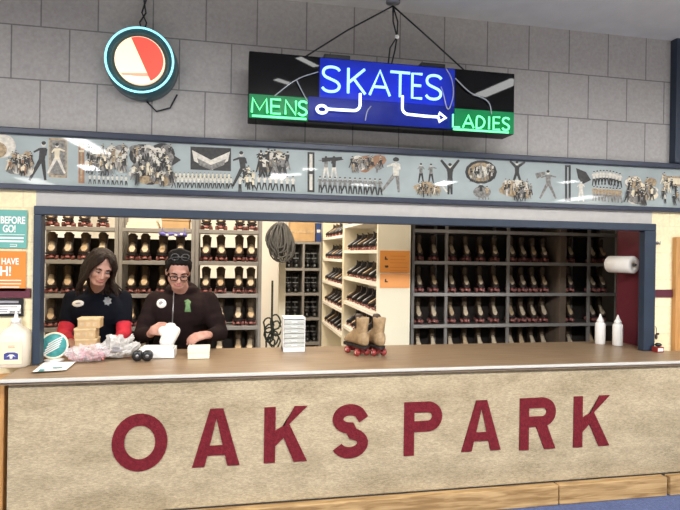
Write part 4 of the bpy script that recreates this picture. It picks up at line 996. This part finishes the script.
# papers in a sleeve
p0 = onz(54, 368, CZ)
pp = thing('paper_sleeve', 'white papers in a clear sleeve by the jug', 'papers', (p0.x, p0.y, CZ))
MB().add([onz(32, 372, Z0 + .001), onz(66, 370, Z0 + .001), onz(76, 361.5, Z0 + .001), onz(44, 362.5, Z0 + .001), onz(32, 372, Z0 + .011), onz(66, 370, Z0 + .008), onz(76, 361.5, Z0 + .010), onz(44, 362.5, Z0 + .013)], [[0, 1, 2, 3], [4, 5, 6, 7], [0, 1, 5, 4], [1, 2, 6, 5], [2, 3, 7, 6], [3, 0, 4, 7]]).build('sheets', M['paper'], pp)
MB().add([onz(38, 371, Z0 + .0145), onz(44, 370.5, Z0 + .0145), onz(45, 369, Z0 + .0145), onz(40, 369, Z0 + .0145)], [[0, 1, 2, 3]]).add([onz(52, 368, Z0 + .0145), onz(62, 367.4, Z0 + .0145), onz(63, 366.6, Z0 + .0145), onz(53, 367.2, Z0 + .0145)], [[0, 1, 2, 3]]).build('printed_mark', M['teald'], pp)
# teal round dial
d0 = onz(54, 361, CZ); dc = at(54, 345.5, d0.y)
dl = thing('teal_dial', 'round teal faced dial with white rim leaning by the window frame', 'dial', (d0.x, d0.y, CZ))
tilt = Matrix.Translation(dc) @ Matrix.Rotation(R(-12), 4, 'X') @ Matrix.Rotation(R(14), 4, 'Z') @ Matrix.Translation(-dc)
g = MB(); g.lathe([(.062, .012), (.079, .010), (.081, -.006), (.076, -.014), (.070, -.008), (.062, -.006)], dc, 'y', 32); g.v = [tilt @ v for v in g.v]; g.build('rim', M['cream_card'], dl)
g = MB(); g.lathe([(.0695, -.003), (.0695, -.0095)], dc, 'y', 32); g.v = [tilt @ v for v in g.v]; g.build('dial_face', M['teald'], dl)
g = MB()
for k in range(5):
    o = -.045 + .022 * k; g.ribbon([(dc.x - .045 + o * .3, dc.z + o * .8 - .028), (dc.x - .01 + o * .3, dc.z + o * .8 - .004), (dc.x + .038 + o * .2, dc.z + o * .7 + .024)], .007, dc.y - .0115, dc.y - .0098)
g.v = [tilt @ v for v in g.v]; g.build('white_scrawl', M['paper'], dl)
MB().lathe([(.055, 0), (.058, .006), (.040, .012), (.02, .016)], (dc.x, dc.y + .01, Z0)).build('stand', M['white'], dl)
# brown wooden tray behind the dial
t0 = onz(49, 352, CZ)
tr = thing('wooden_tray', 'small brown wooden box behind the teal dial', 'box', (t0.x, 3.78, CZ))
MB().box(t0.x - .09, t0.x + .03, 3.72, 3.86, Z0, Z0 + .10, .004).build('tray', M['pine'], tr)
MB().box(t0.x - .095, t0.x + .035, 3.715, 3.865, Z0 + .1005, Z0 + .115, .003).build('lid', M['rackbrown'], tr)
# stack of tan cartons
s0 = onz(87, 357.5, CZ); bw_ = .125
for k in range(4):
    z = Z0 + .0635 * k
    bxs = thing('tan_carton', ['lowest tan carton of the stack before the long haired clerk', 'second tan carton up in the stack before the long haired clerk', 'third tan carton up in the stack before the long haired clerk', 'topmost tan carton of the stack before the long haired clerk'][k], 'box', (s0.x, s0.y, z), 'stacked tan cartons')
    dx = (0, .003, -.003, .017)[k]
    MB().box(s0.x - bw_ / 2 + dx, s0.x + bw_ / 2 + dx + .004 * (k == 3), s0.y - .05, s0.y + .05, z + .0004, z + .050, .003).build('tray', M['cardboard'], bxs)
    MB().box(s0.x - bw_ / 2 - .002 + dx, s0.x + bw_ / 2 + .002 + dx + .004 * (k == 3), s0.y - .052, s0.y + .052, z + .0502, z + .0632, .002).build('lid', M['carton_lid'], bxs)
    g = MB()
    for j in range(3): g.box(s0.x - .05 + .038 * j + dx, s0.x - .026 + .038 * j + dx, s0.y - .0512, s0.y - .0502, z + .012, z + .036)
    g.build('printed_patch', M['tan'], bxs)
# raise: the cartons stand on a low white crate hidden by the bags
# clear bag of pink sweets
def blob(cx, cy, rx, ry, h, seed, amp=.016, n=34, k=16):
    g = MB(); rings = []
    for j in range(k + 1):
        v = j / k; rad = sin(pi * (.12 + .86 * v)) ** .6 if 0 < j < k else .05
        ring = []
        for i in range(n):
            a = 2 * pi * i / n; p = Vector((cos(a) * rx * rad, sin(a) * ry * rad, h * v))
            nn = noise.noise(p * 38 + Vector((seed * 7.3, 0, 0))) * amp + noise.noise(p * 90 + Vector((0, seed * 3.1, 0))) * amp * .5
            p = p * (1 + nn / max(.03, rx)); p.z = max(0, min(p.z, h * 1.1)); ring.append(Vector((cx, cy, Z0)) + p)
        rings.append(ring)
    return g.loft(rings, smooth=False)
b0 = onz(88, 361.5, CZ)
pb = thing('sweets_bag', 'clear plastic bag of pink wrapped sweets in front of the tan cartons', 'bag', (b0.x, b0.y, CZ))
blob(b0.x - .006, b0.y, .118, .055, .105, 1, .040).build('clear_film', M['bagclear'], pb)
q = random.Random(9); g = MB()
for k in range(110):
    a = q.uniform(0, 2 * pi); r_ = sqrt(q.random()); x, y = b0.x + .100 * r_ * cos(a), b0.y + .036 * r_ * sin(a)
    g.m(k % 3).ell((x, y, Z0 + .019 + q.uniform(0, .06) * (1 - .5 * r_)), .017, .010, .009, 8, 6, Matrix.Rotation(q.uniform(0, 3), 3, 'Y'))
tag(g.build('pink_sweets', [M['pink'], M['bagwhite'], M['lips']], pb), kind='stuff')
b1 = onz(118, 358, CZ)
pb = thing('white_bag', 'crumpled white plastic bag with small grey print beside the sweets bag', 'bag', (b1.x, b1.y, CZ))
blob(b1.x, b1.y, .108, .055, .135, 5, .046).build('film', M['bagwhite'], pb)
MB().box(b1.x - .022, b1.x + .032, b1.y - .066, b1.y - .064, Z0 + .05, Z0 + .066).box(b1.x - .02, b1.x + .015, b1.y - .066, b1.y - .064, Z0 + .072, Z0 + .08).build('grey_print', M['greyprint'], pb)
g = MB()
for k in range(3): g.cap((b1.x + .05 + .01 * k, b1.y, Z0 + .10), (b1.x + .085 + .006 * k, b1.y - .01 * k, Z0 + .148 - .01 * k), .012, .005)
g.build('gathered_corner', M['bagwhite'], pb)
# white tray, black rollers
w0 = onz(156, 357, CZ)
wt = thing('white_tray', 'shallow white plastic tray in front of the clerk with glasses', 'tray', (w0.x, w0.y, CZ))
g = MB(); g.box(w0.x - .10, w0.x + .12, w0.y - .06, w0.y + .09, Z0, Z0 + .006, .002)
for a in ((w0.x - .10, w0.x + .12, w0.y - .06, w0.y - .054), (w0.x - .10, w0.x + .12, w0.y + .084, w0.y + .09), (w0.x - .10, w0.x - .094, w0.y - .06, w0.y + .09), (w0.x + .114, w0.x + .12, w0.y - .06, w0.y + .09)): g.box(*a, Z0, Z0 + .058, .002)
g.build('tray_body', M['white'], wt)
MB().box(w0.x - .085, w0.x + .105, w0.y - .045, w0.y + .075, Z0 + .0065, Z0 + .066, .004).build('folded_paper', M['paper'], wt)
for k, (px_, lab) in enumerate(((137.5, 'small black wheel lying beside the white bag'), (147.5, 'small black wheel lying in front of the white tray'))):
    r0 = onz(px_, 361, CZ); wh = thing('spare_wheel', lab, 'wheel', (r0.x, r0.y, CZ), 'spare black wheels')
    MB().lathe([(.012, -.022), (.028, -.022), (.033, -.014), (.033, .014), (.028, .022), (.012, .022)], (r0.x, r0.y, Z0 + .0335), 'y', 20).build('tyre', M['black'], wh)
    MB().lathe([(.0118, -.0235), (.0118, .0235)], (r0.x, r0.y, Z0 + .0335), 'y', 14).build('bearing', M['greymetal'], wh)
# white bundle held in one hand, cream card box under the other
u0 = at(168.5, 334, 3.765)
wb = thing('white_bundle', 'folded white paper bundle held up by the clerk with glasses', 'bundle', u0)
g = MB(); g.cap(u0 + Vector((-.024, .0, -.05)), u0 + Vector((.010, 0, .04)), .034, .036); g.cap(u0 + Vector((.010, 0, -.055)), u0 + Vector((.045, -.005, .02)), .030, .032); g.cap(u0 + Vector((-.035, 0, .02)), u0 + Vector((.030, 0, -.02)), .032, .028); g.cap(u0 + Vector((-.02, -.01, .03)), u0 + Vector((.028, -.01, .055)), .022, .020)
fuse(g, 'fold', M['paper'], wb, .006, 1)
MB().tube([u0 + Vector((-.03, -.030, -.03)), u0 + Vector((.005, -.036, 0)), u0 + Vector((.035, -.030, .035))], .003, 6).build('crease', M['cream_card'], wb)
k0 = onz(198.5, 359, CZ)
kb_ = thing('card_box', 'cream card box under the hand of the clerk with glasses', 'box', (k0.x, k0.y, CZ))
MB().box(k0.x - .066, k0.x + .066, k0.y, k0.y + .10, Z0, Z0 + .036, .004).build('carton', M['cream_card'], kb_)
MB().box(k0.x - .068, k0.x + .068, k0.y - .002, k0.y + .102, Z0 + .0365, Z0 + .074, .004).build('lid', M['cream_card'], kb_)
# small drawer tower
v0 = onz(294, 352, CZ); vx, vy = v0.x, v0.y
dt = thing('drawer_tower', 'small white plastic drawer tower standing on the counter', 'drawers', (vx, vy, CZ))
W2, H2 = .076, .232
g = MB().box(vx - W2, vx - W2 + .005, vy, vy + .14, Z0, Z0 + H2, .001).box(vx + W2 - .005, vx + W2, vy, vy + .14, Z0, Z0 + H2, .001).box(vx - W2, vx + W2, vy - .004, vy + .14, Z0 + H2 - .006, Z0 + H2 + .004, .002).box(vx - W2, vx + W2, vy, vy + .14, Z0, Z0 + .03, .002).box(vx - W2 + .006, vx + W2 - .006, vy + .134, vy + .139, Z0 + .03, Z0 + H2 - .007)
for k in range(1, 6): g.box(vx - W2 + .005, vx + W2 - .005, vy + .004, vy + .13, Z0 + .030 + .0322 * k, Z0 + .0325 + .0322 * k)
g.build('case', M['white'], dt)
for k in range(6):
    z = Z0 + .033 + .0322 * k
    dr = MB().box(vx - W2 + .007, vx + W2 - .007, vy - .004, vy + .12, z, z + .026, .002).build('drawer', M['clearbox'], dt)
    MB().box(vx - .02, vx + .02, vy - .012, vy - .0045, z + .008, z + .014, .002).build('pull', M['white'], dr)
# skate pair on the counter
for k, (px_, lab, rz) in enumerate(((359.5, 'tan roller skate of the counter pair nearer the drawer tower, heel to the front', 196), (376, 'tan roller skate of the counter pair nearer the orange notice, heel to the front', 188))):
    k0 = onz(px_, 356, CZ)
    put('all', k0.x + .01 * k, k0.y + .07, Z0, R(rz), lab, 'pair of skates on the counter', .92)
# squeeze bottles
for px_, py_, lab in ((600, 344, 'white pointed squeeze bottle farther from the blue window frame'), (617.5, 345.5, 'white pointed squeeze bottle nearer the blue window frame')):
    o = onz(px_, py_, CZ); b = thing('squeeze_bottle', lab, 'bottle', (o.x, o.y, CZ), 'white squeeze bottles')
    MB().lathe([(.034, 0), (.038, .004), (.038, .15), (.036, .162), (.026, .172)], (o.x, o.y, Z0)).build('bottle_body', M['white'], b)
    MB().lathe([(.027, .1725), (.027, .186), (.014, .206), (.005, .236), (.003, .238)], (o.x, o.y, Z0)).build('nozzle', M['white'], b)
# paper towel roll on the maroon jamb
tw = thing('paper_towel_roll', 'white paper towel roll mounted on the maroon wall', 'towel roll', (2.93, 3.76, 1.49))
rc = at(621.5, 264.5, 3.74)
dx = Vector((.22, -1, .0)).normalized()
g = MB(); side = Vector((dx.y, -dx.x, 0))
def disc(r, u): return [rc + dx * u + (side * cos(2 * pi * i / 28) + Vector((0, 0, 1)) * sin(2 * pi * i / 28)) * r for i in range(28)]
g.loft([disc(.021, -.11), disc(.060, -.11), disc(.066, -.104), disc(.066, .104), disc(.060, .11), disc(.021, .11), disc(.020, .08)], False, False)
g.build('roll', M['paper'], tw)
MB().loft([disc(.0195, -.105), disc(.0195, .108), disc(.016, .108), disc(.016, -.105)], False, False).build('core', M['cardboard'], tw)
MB().tube([rc - dx * .125, rc + dx * .125], .010, 10).tube([rc - dx * .125, rc - dx * .125 + Vector((.0, .02, 0)), (3.099, rc.y + .12, rc.z)], .007, 8).build('holder', M['black'], tw)
# trinkets right of the frame
o = onz(656, 351.5, CZ)
tb_ = thing('red_tin', 'tiny red and white tin at the counter corner by the door', 'tin', (o.x, 3.42, CZ))
MB().box(o.x - .030, o.x + .030, 3.40, 3.452, Z0, Z0 + .038, .003).build('tin_body', M['plate'], tb_)
MB().box(o.x - .022, o.x + .022, 3.398, 3.3998, Z0 + .008, Z0 + .030).build('white_panel', M['paper'], tb_)
MB().ell((o.x + .004, 3.426, Z0 + .052), .026, .02, .0138).build('black_lid', M['black'], tb_)
o = at(657, 337, 3.47)
hg = thing('hanging_charm', 'small dark trinket hanging on cream wall above the red tin', 'trinket', (o.x, 3.47, o.z))
MB().ell((o.x, 3.478, o.z), .010, .008, .020).ell((o.x + .014, 3.478, o.z + .022), .012, .007, .009).build('charm', M['brown'], hg)
MB().tube([(o.x, 3.478, o.z + .018), (o.x + .006, 3.482, o.z + .06), (o.x + .004, 3.492, o.z + .075)], .002, 6).build('cord', M['cord'], hg)
o = at(659, 243, 3.48)
wk = thing('wall_hook', 'small dark metal hook on cream wall above the maroon band', 'hook', (o.x, WY, o.z))
MB().lathe([(.012, -.002), (.012, -.008), (.006, -.01)], (o.x, WY, o.z), 'y', 14).build('rosette', M['greymetal'], wk)
MB().tube([(o.x, WY - .008, o.z), (o.x, WY - .03, o.z - .008), (o.x, WY - .032, o.z + .012)], .004, 6).build('prong', M['greymetal'], wk)

for k, o in SK.items():
    if k not in used:
        for c in list(o.children): bpy.data.objects.remove(c)
        bpy.data.objects.remove(o)

# ---------------------------------------------------------------- light
def area(name, loc, sx_, sy_, power, col=(1, 1, 1), rz=0, tilt=0, spread=180):
    l = bpy.data.lights.new(name, 'AREA'); l.shape = 'RECTANGLE'; l.size = sx_; l.size_y = sy_; l.energy = power; l.color = col; l.spread = R(spread)
    o = bpy.data.objects.new(name, l); COL.objects.link(o); o.location = loc; o.rotation_euler = (tilt, 0, rz); return o
cool = (.97, .985, 1); warm = (1, .87, .70)
for x in (-2.6, .9, 4.4):
    area('rink_fill', (x, .2, 2.95), 1.3, .6, 240, cool)  # added fill panel for general brightness, as is the farther row
    area('ceiling_fill', (x, 0.4, 2.75), 1.3, .3, 30, cool, 0, pi)  # added upward fill that brightens the ceiling
    area('rink_fill', (x, -3.9, 3.1), .3, .6, 30, cool)
# fluorescent tubes that shine back from the glossy mural and the sign
def tube_lamp(a, b, wd=.10, rad=7):
    a, b = Vector((*a, 3.08)), Vector((*b, 3.08)); d = b - a; Ln = max(.18, d.length)
    area('tube_lamp', (a + b) / 2, Ln, wd, rad * 3 * pi * Ln * wd, (1, 1, .97), atan2(d.y, d.x))
tube_lamp((2.29, 1.57), (2.40, 2.10), .16); tube_lamp((.49, 2.18), (.66, 2.01), .06); tube_lamp((.36, 1.61), (.51, 1.5), .07)
tube_lamp((-2.12, -.93), (-2.0, -2.16), .3); tube_lamp((-4.29, -5.61), (-4.26, -6.78), .5, 4); tube_lamp((.97, -3.64), (1.28, -3.34), .22); tube_lamp((1.23, -2.74), (1.47, -2.67), .24); tube_lamp((2.55, -4.45), (3.0, -4.65), .26); tube_lamp((6.54, -3.02), (6.7, -2.66), .3); tube_lamp((8.7, -6.3), (8.69, -4.81), .5, 5)
# booth lamps
area('booth_lamp', (-.7, 4.35, 2.66), 1.3, .3, 33, warm)
area('booth_lamp', (.55, 4.3, 2.66), 1.0, .3, 21, warm)
area('aisle_lamp', (.6, 6.3, 2.66), .5, 1.6, 48, warm)
area('aisle_lamp', (-.8, 6.7, 2.66), 1.2, .6, 36, warm)
wd = bpy.data.worlds.new('world'); SC.world = wd; wd.use_nodes = True
wd.node_tree.nodes['Background'].inputs[0].default_value = (.5, .52, .58, 1); wd.node_tree.nodes['Background'].inputs[1].default_value = .1
SC.view_settings.view_transform = 'Standard'; SC.view_settings.look = 'None'; SC.view_settings.gamma = 1; SC.view_settings.exposure = 0
SC.cycles.max_bounces = 8
